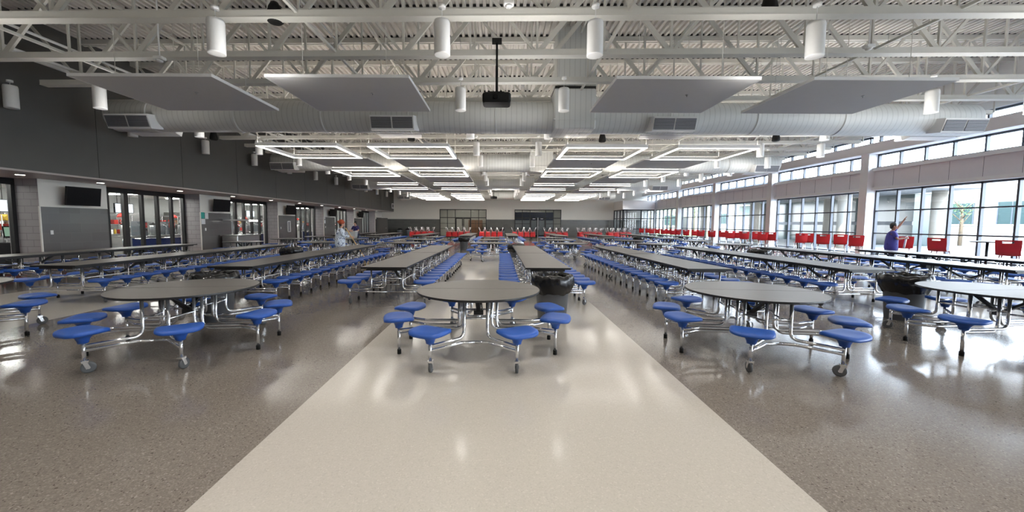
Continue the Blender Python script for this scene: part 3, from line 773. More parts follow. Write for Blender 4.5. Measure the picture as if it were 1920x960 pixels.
LAm = [a.mesh('long_arm', 'chrome') for a in LA]
whole = MB()
for q in LA + [LF]: whole.add(q.v, q.f, 0, True)
for y in SY:
    for s_ in (-1, 1): whole.tube([(s_ * .72, y, .02), (s_ * .72, y, .345)], .0155, 8)
LFAR = whole.mesh('long_frame_whole', 'chrome'); LFm = LF.mesh('long_frame', 'chrome'); LBm = LB.mesh('long_brace', 'black_edge')
def long_table(x, y, label, full, rz=0.0):
    t = thing('long_stool_table', label, 'table', (x, y, 0), rz, 'long stool tables')
    ob('tabletop', LT, t)
    if full:
        for a in LAm: ob('support_tube', a, t)
        ob('frame', LFm, t)
    else: ob('frame', LFAR, t)
    ob('folding_brace', LBm, t)
    for i, yy in enumerate(SY):
        for s_ in (-1, 1):
            stool(t, s_ * .72, yy, 0.0, i in (0, 7), random.uniform(-1.5, 1.5), full)
ROWS = [(-11.75, 'kitchen side'), (-8.3, 'third row left of cream aisle'), (-5.02, 'second row left of cream aisle'), (-2.16, 'row along the cream aisle left edge'),
        (.89, 'row standing on the cream aisle'), (3.9, 'first row right of cream aisle'), (6.9, 'second row right of cream aisle'), (10.0, 'third row right of cream aisle'), (12.6, 'row beside the windows')]
Y0 = 7.12
for x, w in ROWS:
    full = -9 < x < 11
    off = -1.15 if x > 12 else 0.0
    for k in range(2):
        long_table(x, Y0 + off + LL / 2 + k * 3.66, 'long black table with blue stools, %s in the %s' % (('nearest', 'second')[k], w), full, random.uniform(-.006, .006))
FROWS = [(-11.0, 'pair by the kitchen'), (-8.8, 'third pair left of aisle'), (-5.6, 'second pair left of aisle'), (-2.4, 'pair just left of aisle'), (.85, 'pair on the aisle'), (4.2, 'first pair right of aisle'), (7.4, 'second pair right of aisle'), (10.6, 'third pair right of aisle'), (13.0, 'pair by the windows')]
for x, w in FROWS:
    for k in range(2):
        long_table(x, 26.0 + LL / 2 + k * 3.66, 'long stool table beyond the round tables, %s one of %s' % (('nearer', 'farther')[k], w), False, random.uniform(-.008, .008))
for x, rz, w in ((-7.35, .05, 'cut off at the left edge'), (-3.93, .14, 'left of the cream aisle'), (-.27, 0.0, 'in the middle of the cream aisle'), (3.17, -.10, 'right of the cream aisle'), (6.45, .08, 'cut off by the right edge')):
    round_table(x, 4.81 + (.1 if x > 6 else 0), rz, 'round table with blue stools in the front row, ' + w, True)
RC = [-10.9, -7.6, -4.1, -.38, 2.98, 6.55, 10.1]
for r_ in range(3):
    for j, x in enumerate(RC):
        round_table(x + random.uniform(-.06, .06), 16.45 + 3.35 * r_, random.uniform(-.15, .15), 'round stool table, %s from left in the %s crosswise row of rounds' % (ORD[j], ORD[r_ + 1]), r_ == 0 and abs(x) < 8)

# ------------------------------------------------------------------ rubbish bins
def bin_mesh():
    g = MB()
    g.lathe([(.22, 0), (.225, .01), (.275, .68), (.30, .70), (.30, .73), (.28, .73)], (0, 0, 0), 32, caps=False).lathe([(0, .0), (.22, .001)], (0, 0, 0), 32, caps=False)
    for a in (0, PI):
        g.cbox((math.cos(a) * .29, math.sin(a) * .29, .60), (.05, .12, .05))
    return g.mesh('bin_body', 'bin_grey')
def bag_mesh(seed):
    rnd = random.Random(seed); n = 96; vs = []
    ph = [rnd.uniform(0, 6.28) for _ in range(5)]
    rings = [(.283, .46), (.295, .50), (.325, .55), (.34, .62), (.335, .69), (.318, .745), (.285, .755), (.262, .72), (.25, .60), (.24, .45)]
    for i, (r, z) in enumerate(rings):
        for j in range(n):
            a = 2 * PI * j / n
            w = math.sin(5 * a + ph[0]) * .006 + math.sin(13 * a + ph[1] + i * .7) * .004 + math.sin(21 * a + ph[2] + i * 1.1) * .006
            amp = .5 if i in (0, 9) else 1.0
            zz = z + (math.sin(5 * a + ph[3]) * .010 + math.sin(11 * a + ph[4]) * .006) * (1.0 if i < 7 else .3)
            vs.append(((r + w * amp) * math.cos(a), (r + w * amp) * math.sin(a), zz))
    fs = [(i * n + j, i * n + (j + 1) % n, (i + 1) * n + (j + 1) % n, (i + 1) * n + j) for i in range(len(rings) - 1) for j in range(n)]
    fs.append(tuple((len(rings) - 1) * n + j for j in range(n)))
    return MB().add(vs, fs, 0, True).mesh('bin_bag', 'bag_black')
BM = bin_mesh()
for i, (x, y, w) in enumerate(((.84, 6.15, 'behind the middle round table on the aisle'), (6.72, 6.35, 'beside the round table at the right edge'), (-4.55, 6.1, 'behind the left front round table'), (-2.2, 23.3, 'standing free left of the far aisle tables'),
                  (-6.68, 12.3, 'between the left long rows'), (8.48, 12.6, 'between the second and third right long rows'), (9.0, 25.1, 'among the far right tables'), (.62, 15.0, 'at the far end of the aisle row'))):
    t = thing('rubbish_bin', 'grey round rubbish bin with black bag liner, ' + w, 'bin', (x, y, 0), i * .7, 'grey rubbish bins')
    ob('bin_body', BM, t); ob('bin_liner', bag_mesh(i + 3), t)
for x, y, w in ((-11.3, 43.4, 'by the grey door at the far left'), (-10.4, 43.5, 'right of its twin at the far left'), (.2, 43.5, 'between the two far entrances')):
    t = thing('waste_can', 'dark grey waste can with a domed lid ' + w, 'bin', (x, y, 0), 0, 'dark waste cans')
    ob('can_body', MB().lathe([(.25, 0), (.29, .75), (.29, .8)], (0, 0, 0), 24).mesh('can_body', 'bin_grey'), t)
    ob('can_lid', MB().lathe([(.30, .8), (.30, .84), (.22, .95), (.0, .99)], (0, 0, 0), 24).mesh('can_lid', 'rubber'), t)
t = thing('rolling_bin', 'light grey square rolling bin pushed by the person in navy polo', 'bin', (-9.02, 23.25, 0), .1)
ob('bin_body', MB().add([(-.26, -.24, .12), (.26, -.24, .12), (.26, .24, .12), (-.26, .24, .12), (-.34, -.3, 1.0), (.34, -.3, 1.0), (.34, .3, 1.0), (-.34, .3, 1.0)], [(3, 2, 1, 0), (0, 1, 5, 4), (1, 2, 6, 5), (2, 3, 7, 6), (3, 0, 4, 7), (4, 5, 6, 7)]).mesh('rolling_bin_body', 'kitchen_wall'), t)
ob('bin_lid', MB().bbox((0, 0, 1.03), (.72, .64, .07), .02).mesh('rolling_bin_lid', 'kitchen_wall'), t)
for sx in (-1, 1):
    for sy in (-1, 1): ob('wheel', MB().lathe([(.06, -.02), (.06, .02)], (sx * .2, sy * .18, .06), 14, 0, True, 'X').mesh('rolling_wheel', 'rubber'), t)

# ------------------------------------------------------------------ red chairs upended on tables at the far end
def chair_shell(h0):
    # seat and back in one bent sheet with a hand slot near the top; seat height h0
    g = MB(); W = .23
    prof = [(-.21, h0 + .0), (-.20, h0 + .012), (.0, h0 - .005), (.16, h0 + .0), (.20, h0 + .03), (.225, h0 + .10), (.24, h0 + .26), (.255, h0 + .40), (.26, h0 + .44)]
    cols = [-1, -.8, -.45, 0, .45, .8, 1]; vs = []; th = .014
    for k, (y, z) in enumerate(prof):
        for c in cols:
            wd = W * (.92 if k < 3 else (.98 if k < 6 else 1.03)); curve = (c * c) * (.02 if k < 4 else -.035)
            vs.append((c * wd, y + (curve if k >= 4 else 0), z + (curve if k < 4 else 0)))
    nc = len(cols); fs = []
    for k in range(len(prof) - 1):
        for c in range(nc - 1):
            if k == 6 and 2 <= c <= 3: continue
            fs.append((k * nc + c, k * nc + c + 1, (k + 1) * nc + c + 1, (k + 1) * nc + c))
    o = len(vs)
    vs2 = [(x, y + (th if i // nc >= 4 else 0), z - (th if i // nc < 5 else 0)) for i, (x, y, z) in enumerate(vs)]
    # narrow slot: extra strip closing most of the skipped cell, above and below
    g.add(vs, [f[::-1] for f in fs], 0, True); g.add(vs2, fs, 0, True)
    k = 6
    for sgn, vv in ((1, vs), (0, vs2)):
        for c in (2, 3):
            a, b_, c2, d2 = (Vector(vv[k * nc + c]), Vector(vv[k * nc + c + 1]), Vector(vv[(k + 1) * nc + c + 1]), Vector(vv[(k + 1) * nc + c]))
            q = .62
            g.add([a, b_, b_.lerp(c2, q), a.lerp(d2, q)], [(0, 1, 2, 3)], 0, True)
    return g.mesh('chair_shell', 'red_plastic')
SH1 = chair_shell(.45); SH2 = chair_shell(.72)
def legs(h, spread):
    res = []
    for sx in (-1, 1):
        for sy in (-1, 1):
            res.append(MB().tube([(sx * .15, sy * .13, h - .005), (sx * spread, sy * spread + .0, .01)], .014, 8).mesh('chair_leg', 'chrome'))
    return res
LG1 = legs(.45, .30); LG2 = legs(.72, .235)
RING = MB().tube([(.215, .21, .24), (-.215, .21, .24), (-.215, -.21, .24), (.215, -.21, .24)], .009, 6, 0, True).mesh('foot_ring', 'chrome')
CT = MB().prism([(-1.2, -.45), (1.2, -.45), (1.2, .45), (-1.2, .45)], .715, .74, 1, 0).mesh('cafe_top', 'laminate', 'black_edge')
CB = MB()
for s_ in (-.75, .75): CB.tube([(s_, 0, .04), (s_, 0, .715)], .04, 10).cbox((s_, 0, .02), (.08, .7, .04)).cbox((s_, 0, .02), (.45, .06, .04))
CB = CB.mesh('cafe_base', 'black_edge')
LET = ['leftmost', 'second from left', 'third from left', 'middle', 'third from right', 'second from right', 'rightmost']
for i, x in enumerate((-7.55, -4.05, -.9, 2.25, 5.35, 8.6, 11.4)):
    y = 37.2
    t = thing('dining_table', 'dark table carrying upended red chairs at the far end, ' + LET[i], 'table', (x, y, 0), random.uniform(-.05, .05), 'far dining tables')
    ob('tabletop', CT, t); ob('table_base', CB, t)
    for j in range(8):
        q = j % 4; side = -1 if j < 4 else 1
        cx = x + (-.87 + .58 * q); cy = y + side * .22
        c = thing('stacking_chair', 'red chair upended, %s table, %s of %s' % (LET[i], ORD[q], 'near' if side < 0 else 'window-wall far'), 'chair', (cx, cy, .74 + .464), 0, 'upended red chairs')
        # upside down: seat rests on the table top, the back hangs over the edge
        c.rotation_euler = (PI, 0, (PI if side > 0 else 0) + random.uniform(-.12, .12))
        c['label'] = 'upended red chair, %s far table, %s along its %s side' % (LET[i], ORD[q], 'near' if side < 0 else 'far')
        ob('chair_shell', SH1, c)
        for l in LG1: ob('leg', l, c)
# loose red chair
# ------------------------------------------------------------------ red bar chairs along the windows
BC = [(1895, 14.6, -.25), (1765, 14.6, -.75), (1695, 15.15, .15), (1604, 14.5, .2), (1575, 15.1, .1), (1543, 14.5, 0), (1515, 15.1, -.2), (1500, 14.45, .4), (1448, 14.9, -.5), (1429, 14.4, .1), (1417, 15.15, .3), (1395, 14.4, .1), (1382, 15.1, -.1), (1368, 14.4, .2), (1355, 15.1, 0), (1334, 14.5, 0), (1313, 14.4, .1), (1302, 15.0, .1), (1287, 14.5, -.3), (1270, 14.9, .2), (1261, 14.3, 0), (1253, 15.0, .1), (1243, 14.4, .1), (1232, 14.9, 0), (1221, 14.3, .2), (1214, 14.9, 0), (1202, 14.4, .1)]
for i, (px, X, rz) in enumerate(BC):
    y = X * F / (px - 938)
    nm = 'cut off near the right edge' if i == 0 else ('right of the person reaching up' if i == 1 else ('just beside the person reaching up' if i == 2 else '%s back from the right edge' % ORD[i])) if i < 20 else '%s from the far end of the row' % ORD[len(BC) - 1 - i]
    c = thing('bar_chair', 'tall red bar chair facing the windows, ' + nm, 'chair', (X, y, 0), PI - math.atan2(X, y) + rz * .6, 'red bar chairs by the windows')
    ob('chair_shell', SH2, c)
    for l in LG2: ob('leg', l, c)
    ob('foot_ring', RING, c)
for i, (x, y) in enumerate(((15.8, 12.5), (15.75, 20.4), (15.8, 24.9), (15.8, 29.9), (15.8, 34.2), (15.8, 38.3))):
    t = thing('bar_table', 'tall dark bar table on one post by the windows, %s back' % ORD[i], 'table', (x, y, 0), 0, 'bar tables')
    ob('tabletop', MB().lathe([(0, 1.03), (.37, 1.03), (.38, 1.045), (.38, 1.06), (.37, 1.065), (0, 1.065)], (0, 0, 0), 28).mesh('bar_top', 'laminate'), t)
    ob('post', MB().tube([(0, 0, .03), (0, 0, 1.03)], .035, 12).mesh('bar_post', 'black_edge'), t)
    ob('base', MB().lathe([(.24, 0), (.24, .015), (.06, .04), (.04, .06)], (0, 0, 0), 24).mesh('bar_base', 'black_edge'), t)

# ------------------------------------------------------------------ left wall fittings
SPAN = ['nearest the front', 'second along', 'third along', 'fourth along', 'fifth along']
for k in range(5):
    y = 11.4 + 6.1 * k + .92
    t = thing('wall_television', 'black flat television on the tiled pier %s on the left wall' % SPAN[k], 'television', (XW, y, 2.34), 0, 'televisions on the piers')
    R = Matrix.Rotation(-.10, 3, 'Z') @ Matrix.Rotation(.12, 3, 'Y')
    ob('screen', MB().cbox((.34, 0, 0), (.05, .94, .58), 0, R).cbox((.371, 0, .0), (.004, .90, .53), 1, R).mesh('tv_screen', 'rubber', 'tv_black'), t)
    ob('wall_bracket', MB().tube([(0, .15, 0), (.18, -.05, 0), (.32, .05, 0)], .025, 8).cbox((.01, .1, 0), (.02, .25, .3)).mesh('tv_bracket', 'rubber'), t)
    tag(ob('light_switch', MB().bbox((0, 0, 0), (.012, .08, .125), .004).box(.006, .012, -.018, .018, -.035, .035).mesh('switch', 'switch_white'), None, (XW + .008, 11.4 + 6.1 * k + .27, 1.22)), 'small white wall switch on the tiled pier %s' % SPAN[k], 'switch', 'wall switches')
for i, (dy, dz, mm, w, h) in enumerate(((.13, 1.86, 'paper_teal', .20, .28), (.36, 1.84, 'paper', .20, .28), (.15, 1.58, 'paper', .22, .24))):
    tag(ob('notice_sheet', MB().box(0, .004, -w / 2, w / 2, -h / 2, h / 2, 0).mesh('notice', mm), None, (XW + .008, 17.5 + dy, dz)), ('teal printed notice taped top left on the second pier', 'white notice sheet taped right of the teal notice', 'white notice sheet taped below the teal notice')[i], 'notice', 'taped notices')
for i in range(2):
    tag(ob('notice_sheet', MB().box(0, .004, -.1, .1, -.13, .13).mesh('notice', 'paper'), None, (XW + .008, 29.7 + .15 + .02 * i, 1.95 - .32 * i)), ('upper', 'lower')[i] + ' white notice sheet on the fourth pier', 'notice', 'taped notices')
t = thing('extinguisher_cabinet', 'white framed fire extinguisher cabinet on the third tiled pier', 'cabinet', (XW, 24.75, .95))
ob('cabinet_frame', MB().box(0, .05, -.17, .17, 0, .05).box(0, .05, -.17, .17, .65, .7).box(0, .05, -.17, -.12, 0, .7).box(0, .05, .12, .17, 0, .7).mesh('ext_frame', 'switch_white'), t)
ob('cabinet_door', MB().box(0, .02, -.12, .12, .05, .65).mesh('ext_door', 'grille'), t)
tag(ob('framed_sign', MB().box(0, .03, -.38, .38, -.27, .27, 0).box(.03, .034, -.22, .22, -.19, .19, 1).mesh('framed_sign', 'switch_white', 'tv_black'), None, (XL + .01, 43.1, 3.45)), 'white framed sign with a dark centre at the end of the dark wall', 'sign')
# serving stand against the second pier
t = thing('serving_stand', 'stainless serving stand with heat lamp shelf before the second tiled pier', 'counter', (-12.95, 19.0, 0))
ob('stand_body', MB().bbox((0, .3, .48), (.75, 1.7, .84), .02).mesh('stand_body', 'steel'), t)
ob('stand_top', MB().box(-.42, .42, -.6, 1.2, .90, .94).mesh('stand_top', 'steel'), t)
for y in (-.25, .65): ob('shelf_post', MB().tube([(0, y, .94), (0, y, 1.62)], .02, 8).mesh('shelf_post', 'steel'), t)
sh = ob('heat_shelf', MB().box(-.3, .3, -.55, 1.15, 1.62, 1.70).mesh('heat_shelf', 'steel'), t)
for y in (.55, .8, 1.05): ob('heat_bulb', MB().box(.30, .306, y - .09, y + .09, 1.60, 1.68).mesh('heat_bulb', 'bulb'), sh)
# recessed downlights in the soffit
DL = [9.0, 10.5, 12.6] + [12.6 + 3.1 * k for k in range(1, 10)]
dlm = MB().lathe([(.09, -.004), (.075, -.001), (0, -.001)], (0, 0, 0), 16, caps=False).mesh('downlight_lens', 'downlight')
for i, y in enumerate(DL):
    t = thing('recessed_downlight', 'small bright downlight in the left soffit, %s from the front' % ORD[i], 'light', (-12.95, y, 2.80), 0, 'soffit downlights')
    ob('lens', dlm, t); ob('trim_ring', MB().lathe([(.09, -.002), (.11, -.006), (.11, 0)], (0, 0, 0), 18, caps=False).mesh('downlight_ring', 'white_paint'), t)

# ------------------------------------------------------------------ kitchen behind the shopfronts
kl = MB().box(-1.2, 1.2, -.07, .07, -.03, 0).mesh('kitchen_tube', 'tube_light')
n_ = 0
for k in range(9):
    for j, x in enumerate((-15.9, -18.9)):
        y = 9.0 + 3.6 * k
        t = thing('kitchen_strip_light', 'white strip light on the kitchen ceiling, %s from the front, %s line' % (ORD[k], 'inner' if j else 'outer'), 'light', (x, y, 2.96), 0, 'kitchen strip lights')
        ob('diffuser', kl, t); ob('housing', MB().box(-1.22, 1.22, -.09, .09, 0, .02).mesh('kitchen_housing', 'white_paint'), t)
def counter(y0, y1, label):
    t = thing('serving_counter', label, 'counter', (-16.3, y0, 0), 0, 'blue serving counters'); L = y1 - y0
    ob('counter_body', MB().bbox((0, L / 2, .47), (.8, L, .80), .02).box(.40, .42, .05, L - .05, .12, .84, 1).mesh('counter_body', 'steel', 'counter_blue'), t)
    ob('counter_top', MB().box(-.45, .48, -.03, L + .03, .88, .93).mesh('counter_top', 'steel'), t)
    tr = MB()
    for x in (.55, .65, .75): tr.tube([(x, 0, .82), (x, L, .82)], .015, 8)
    for yy in (.2, L / 2, L - .2): tr.beam((.4, yy, .78), (.8, yy, .80), .03, .03)
    ob('tray_rail', tr.mesh('tray_rail', 'chrome'), t)
    sg = MB()
    for yy in (.05, L / 2, L - .05): sg.tube(fillet([(.3, yy, .93), (.35, yy, 1.35), (-.1, yy, 1.55)], .1), .015, 8)
    s1 = ob('guard_posts', sg.mesh('guard_posts', 'chrome'), t)
    ob('guard_glass', MB().add([(.34, .05, 1.0), (.34, L - .05, 1.0), (.36, L - .05, 1.36), (.36, .05, 1.36), (-.08, .05, 1.56), (-.08, L - .05, 1.56)], [(0, 1, 2, 3), (3, 2, 5, 4)]).mesh('guard_glass', 'clear_glass'), s1)
    return t
for k, (a, c) in enumerate(((16.6, 20.3), (23.6, 27.4), (31.0, 34.6), (37.6, 40.6))): counter(a, c, 'blue serving counter with steel tray rail inside the kitchen, %s from the front' % ORD[k])
RIM = MB().tube(fillet([(0, 0, 0), (0, 0, .92), (0, .35, .92)], .12), .02, 8).mesh('queue_post', 'chrome')
for i, y in enumerate((15.3, 16.1, 22.2, 29.0)):
    tag(ob('queue_rail', RIM, None, (-15.0, y, 0)), 'bent chrome queue rail post inside the kitchen, %s from the front' % ORD[i], 'rail', 'queue rails')
for i, (x, y, w, h, mm) in enumerate(((-20.8, 16.4, 1.1, 2.05, 'steel'), (-20.8, 21.3, 1.5, 2.0, 'steel'), (-20.8, 24.8, .9, 2.1, 'door_grey'), (-20.8, 31.0, 1.6, 2.0, 'steel'), (-20.8, 34.6, 1.2, 2.1, 'door_grey'), (-20.8, 40.2, 1.4, 2.0, 'steel'))):
    t = thing('refrigerator', 'tall %s refrigerator against the kitchen back wall, %s from the front' % ('steel' if mm == 'steel' else 'dark grey', ORD[i]), 'refrigerator', (x, y, 0), 0, 'kitchen refrigerators')
    ob('body', MB().bbox((0, 0, h / 2 + .05), (.8, w, h), .02).mesh('fridge_body', mm), t)
    for s_ in (-1, 1):
        d = ob('door', MB().box(.40, .44, min(s_ * .01, s_ * (w / 2 - .02)), max(s_ * .01, s_ * (w / 2 - .02)), .2, h - .05).mesh('fridge_door', mm), t)
        ob('handle', MB().tube(fillet([(.44, s_ * .07, 1.0), (.49, s_ * .07, 1.0), (.49, s_ * .07, 1.45), (.44, s_ * .07, 1.45)], .02), .012, 6).mesh('fridge_handle', 'chrome'), d)
def shelf_unit(x, y, L, label):
    t = thing('storage_shelf', label, 'shelf', (x, y, 0), 0, 'kitchen shelves')
    g = MB()
    for sx in (-.22, .22):
        for sy in (-L / 2, L / 2): g.tube([(sx, sy, 0), (sx, sy, 1.9)], .015, 6)
    ob('post_frame', g.mesh('shelf_posts', 'chrome'), t)
    for z in (.4, .9, 1.4, 1.88): ob('shelf_board', MB().box(-.24, .24, -L / 2, L / 2, z, z + .03).mesh('shelf_board', 'steel'), t)
sy_ = [(15.1, 1.2), (20.0, 1.3), (23.3, 1.6), (29.2, 1.5), (32.8, 1.6), (38.6, 1.6)]
for i, (y, L) in enumerate(sy_): shelf_unit(-19.9, y, L, 'steel wire storage shelf deep in the kitchen, %s from the front' % ORD[i])
rnd = random.Random(4)
BTL = MB().lathe([(.045, 0), (.05, .01), (.05, .16), (.02, .22), (.02, .26)], (0, 0, 0), 10)
bms = [BTL.mesh('bottle', q) for q in ('wood_brown', 'steel', 'red_sign', 'yellow', 'tv_black')]
cms = [MB().bbox((0, 0, .11), (.2, .22, .22), .01).box(-.1, .1, -.112, -.11, .02, .2).mesh('carton', q) for q in ('paper', 'wood_brown', 'red_sign', 'bin_grey')]
for i, (y, L) in enumerate(sy_):
    for q, z in enumerate((.93, 1.43)):
        for k in range(4):
            yy = y - L / 2 + .2 + k * (L - .4) / 3
            bt = (i + q + k) % 2 == 0
            me = rnd.choice(bms if bt else cms)
            tag(ob('bottle' if bt else 'carton', me, None, (-19.82, yy, z)), '%s, %s along the %s board of the %s kitchen shelf' % ('small bottle' if bt else 'small carton', ORD[k], 'middle' if q == 0 else 'upper', ORD[i]), 'bottle' if bt else 'box', 'items on the kitchen shelves')
# things standing on the counters
for i, (y, mm, kind) in enumerate(((16.9, 'a', 1), (17.6, 'b', 2), (18.3, 'c', 1), (19.1, 'd', 2), (19.9, 'e', 1), (23.9, 'f', 2), (25.0, 'g', 1), (26.2, 'h', 2), (31.4, 'i', 1), (32.6, 'j', 2), (33.8, 'k', 1), (38.2, 'l', 2))):
    if kind == 1:
        t = thing('coffee_urn', 'steel drinks urn on a serving counter, item %s from the front' % ORD[i], 'urn', (-16.45, y, .93), 0, 'urns on the counters')
        t['label'] = 'steel drinks urn with black lid on the serving counters, %s thing along' % ORD[i]
        ob('urn_body', MB().lathe([(.13, 0), (.15, .02), (.15, .45), (.13, .48)], (0, 0, 0), 20).mesh('urn_body', 'steel'), t)
        ob('urn_lid', MB().lathe([(.135, .48), (.12, .53), (.02, .56), (.02, .6), (0, .6)], (0, 0, 0), 20).mesh('urn_lid', 'rubber'), t)
        ob('tap', MB().tube([(.15, 0, .08), (.22, 0, .08), (.22, 0, .03)], .012, 6).mesh('urn_tap', 'rubber'), t)
    elif kind == 2:
        t = thing('drinks_dispenser', 'grey drinks dispenser box on the serving counters, %s thing along' % ORD[i], 'dispenser', (-16.45, y, .93), 0, 'dispensers on the counters')
        ob('dispenser_body', MB().bbox((0, 0, .32), (.4, .42, .64), .02).mesh('dispenser_body', 'bin_grey'), t)
        ob('front_panel', MB().box(.2, .21, -.17, .17, .35, .58).mesh('dispenser_panel', 'red_sign' if i % 2 else 'paper'), t)
        for s_ in (-.09, .09): ob('spout', MB().tube([(.2, s_, .3), (.25, s_, .28), (.25, s_, .22)], .014, 6).mesh('dispenser_spout', 'rubber'), t)
t = thing('till_terminal', 'black till with glowing green touchscreen behind the nearest shopfront', 'till', (-15.05, 11.95, 0))
ob('till_stand', MB().bbox((0, 0, .45), (.5, .5, .9), .02).tube([(0, 0, .9), (0, 0, 1.05)], .04, 10).mesh('till_stand', 'tv_black'), t)
R = Matrix.Rotation(-.5, 3, 'Z') @ Matrix.Rotation(-.35, 3, 'Y')
sc_ = ob('touchscreen', MB().cbox((0, 0, 1.22), (.05, .46, .36), 0, R).mesh('till_case', 'tv_black'), t)
ob('display', MB().cbox(Vector((0, 0, 1.22)) + R @ Vector((.028, 0, 0)), (.004, .40, .29), 0, R).mesh('till_display', 'screen_green'), sc_)
t = thing('snack_rack', 'rack of yellow and red snack bags behind the nearest shopfront', 'rack', (-16.0, 12.75, 0))
g = MB()
for sx in (-.2, .2):
    for sy in (-.5, .5): g.tube([(sx, sy, 0), (sx, sy, 1.75)], .015, 6)
for z in (.95, 1.25, 1.55): g.box(-.2, .2, -.5, .5, z, z + .02)
ob('rack_frame', g.mesh('rack_frame', 'steel'), t)
bag = MB().add([(-.03, -.1, 0), (.03, -.1, 0), (.05, .0, .02), (.03, .1, 0), (-.03, .1, 0), (-.02, -.1, .2), (.02, -.1, .2), (.05, 0, .12), (.02, .1, .2), (-.02, .1, .2)],
               [(0, 1, 6, 5), (1, 2, 7, 6), (2, 3, 8, 7), (3, 4, 9, 8), (4, 0, 5, 9), (5, 6, 7, 8, 9), (4, 3, 2, 1, 0)])
bagm = {q: bag.mesh('snack_bag', q) for q in ('yellow', 'red_sign')}
for z, q, nm in ((1.27, 'red_sign', 'red'), (1.57, 'yellow', 'yellow')):
    for k in range(4): tag(ob('snack_bag', bagm[q], None, (-15.93, 12.75 - .36 + k * .24, z)), '%s snack bag, %s from the front on its rack shelf' % (nm, ORD[k]), 'bag', 'snack bags')
for i, (x, y) in enumerate(((-16.9, 17.25), (-16.9, 20.0), (-16.9, 25.6), (-16.9, 32.2))):
    t = thing('heat_lamp', 'red dome heat lamp hanging over a serving counter, %s from the front' % ORD[i], 'lamp', (x, y, 1.75), 0, 'red heat lamps')
    ob('lamp_shade', MB().lathe([(.16, 0), (.15, .06), (.10, .14), (.03, .18), (0, .18)], (0, 0, 0), 18).mesh('heat_shade', 'red_sign'), t)
    ob('cord', MB().tube([(0, 0, .18), (0, 0, 1.22)], .008, 6).mesh('heat_cord', 'rubber'), t)
for i, (y, z) in enumerate(((14.0, 2.1), (18.1, 2.18), (27.2, 2.15))):
    t = thing('menu_screen', 'glowing white menu screen hung in the kitchen, %s from the front' % ORD[i], 'screen', (-17.6, y, z), 0, 'menu screens')
    ob('screen_case', MB().box(-.03, .03, -.45, .45, -.22, .22).mesh('menu_case', 'tv_black'), t)
    ob('display', MB().box(-.42, .42, -.034, -.032, -.2, .2).mesh('menu_disp', 'screen_white') if False else MB().box(.031, .034, -.42, .42, -.2, .2).mesh('menu_display', 'screen_white'), t)
    ob('hanger', MB().tube([(0, -.3, .22), (0, -.3, .98 - (z - 2.0))], .01, 6).tube([(0, .3, .22), (0, .3, .98 - (z - 2.0))], .01, 6).mesh('menu_hanger', 'rubber'), t)

# ------------------------------------------------------------------ people
def skin_obj(name, pts, edges, material, parent, sub=2):
    me = bpy.data.meshes.new(name); me.from_pydata([p[0] for p in pts], edges, []); me.materials.append(M[material])
    o = ob(name, me, parent); md = o.modifiers.new('Skin', 'SKIN'); md.use_smooth_shade = True
    for i, p in enumerate(pts):
        r = p[1]; sv = me.skin_vertices[0].data[i]; sv.radius = r if isinstance(r, tuple) else (r, r); sv.use_root = (i == 0)
    sd = o.modifiers.new('Subdivision', 'SUBSURF'); sd.levels = sub; sd.render_levels = sub
    return o
class Sk:
    def __init__(s): s.p = []; s.e = []
    def add(s, pos, r, prev=None):
        s.p.append((tuple(pos), r)); i = len(s.p) - 1
        if prev is not None: s.e.append((prev, i))
        return i
    def chain(s, seq, prev):
        for pos, r in seq: prev = s.add(pos, r, prev)
        return prev
def hand(sk, wrist, d, palm_n, prev, grip):
    d = Vector(d).normalized(); nrm = Vector(palm_n); nrm = (nrm - d * nrm.dot(d)).normalized(); sd = d.cross(nrm)
    w = Vector(wrist); base = sk.add(w + d * .05, (.034, .020), prev)
    for k, (off, ln) in enumerate(((-.030, .075), (-.010, .085), (.010, .08), (.030, .062))):
        a = w + d * .09 + sd * off
        if grip: seq = [(a, .0095), (a + d * .025 + nrm * .02, .009), (a + d * .005 + nrm * .045, .008)]
        else: seq = [(a, .0095), (a + d * ln * .5 + nrm * .006, .009), (a + d * ln + nrm * .018, .007)]
        sk.chain(seq, base)
    t = w + d * .035 - sd * .035
    sk.chain([(t, .011), (t + d * .03 - sd * .012 + nrm * .02, .010), (t + d * .05 - sd * .005 + nrm * .034, .008)], base)
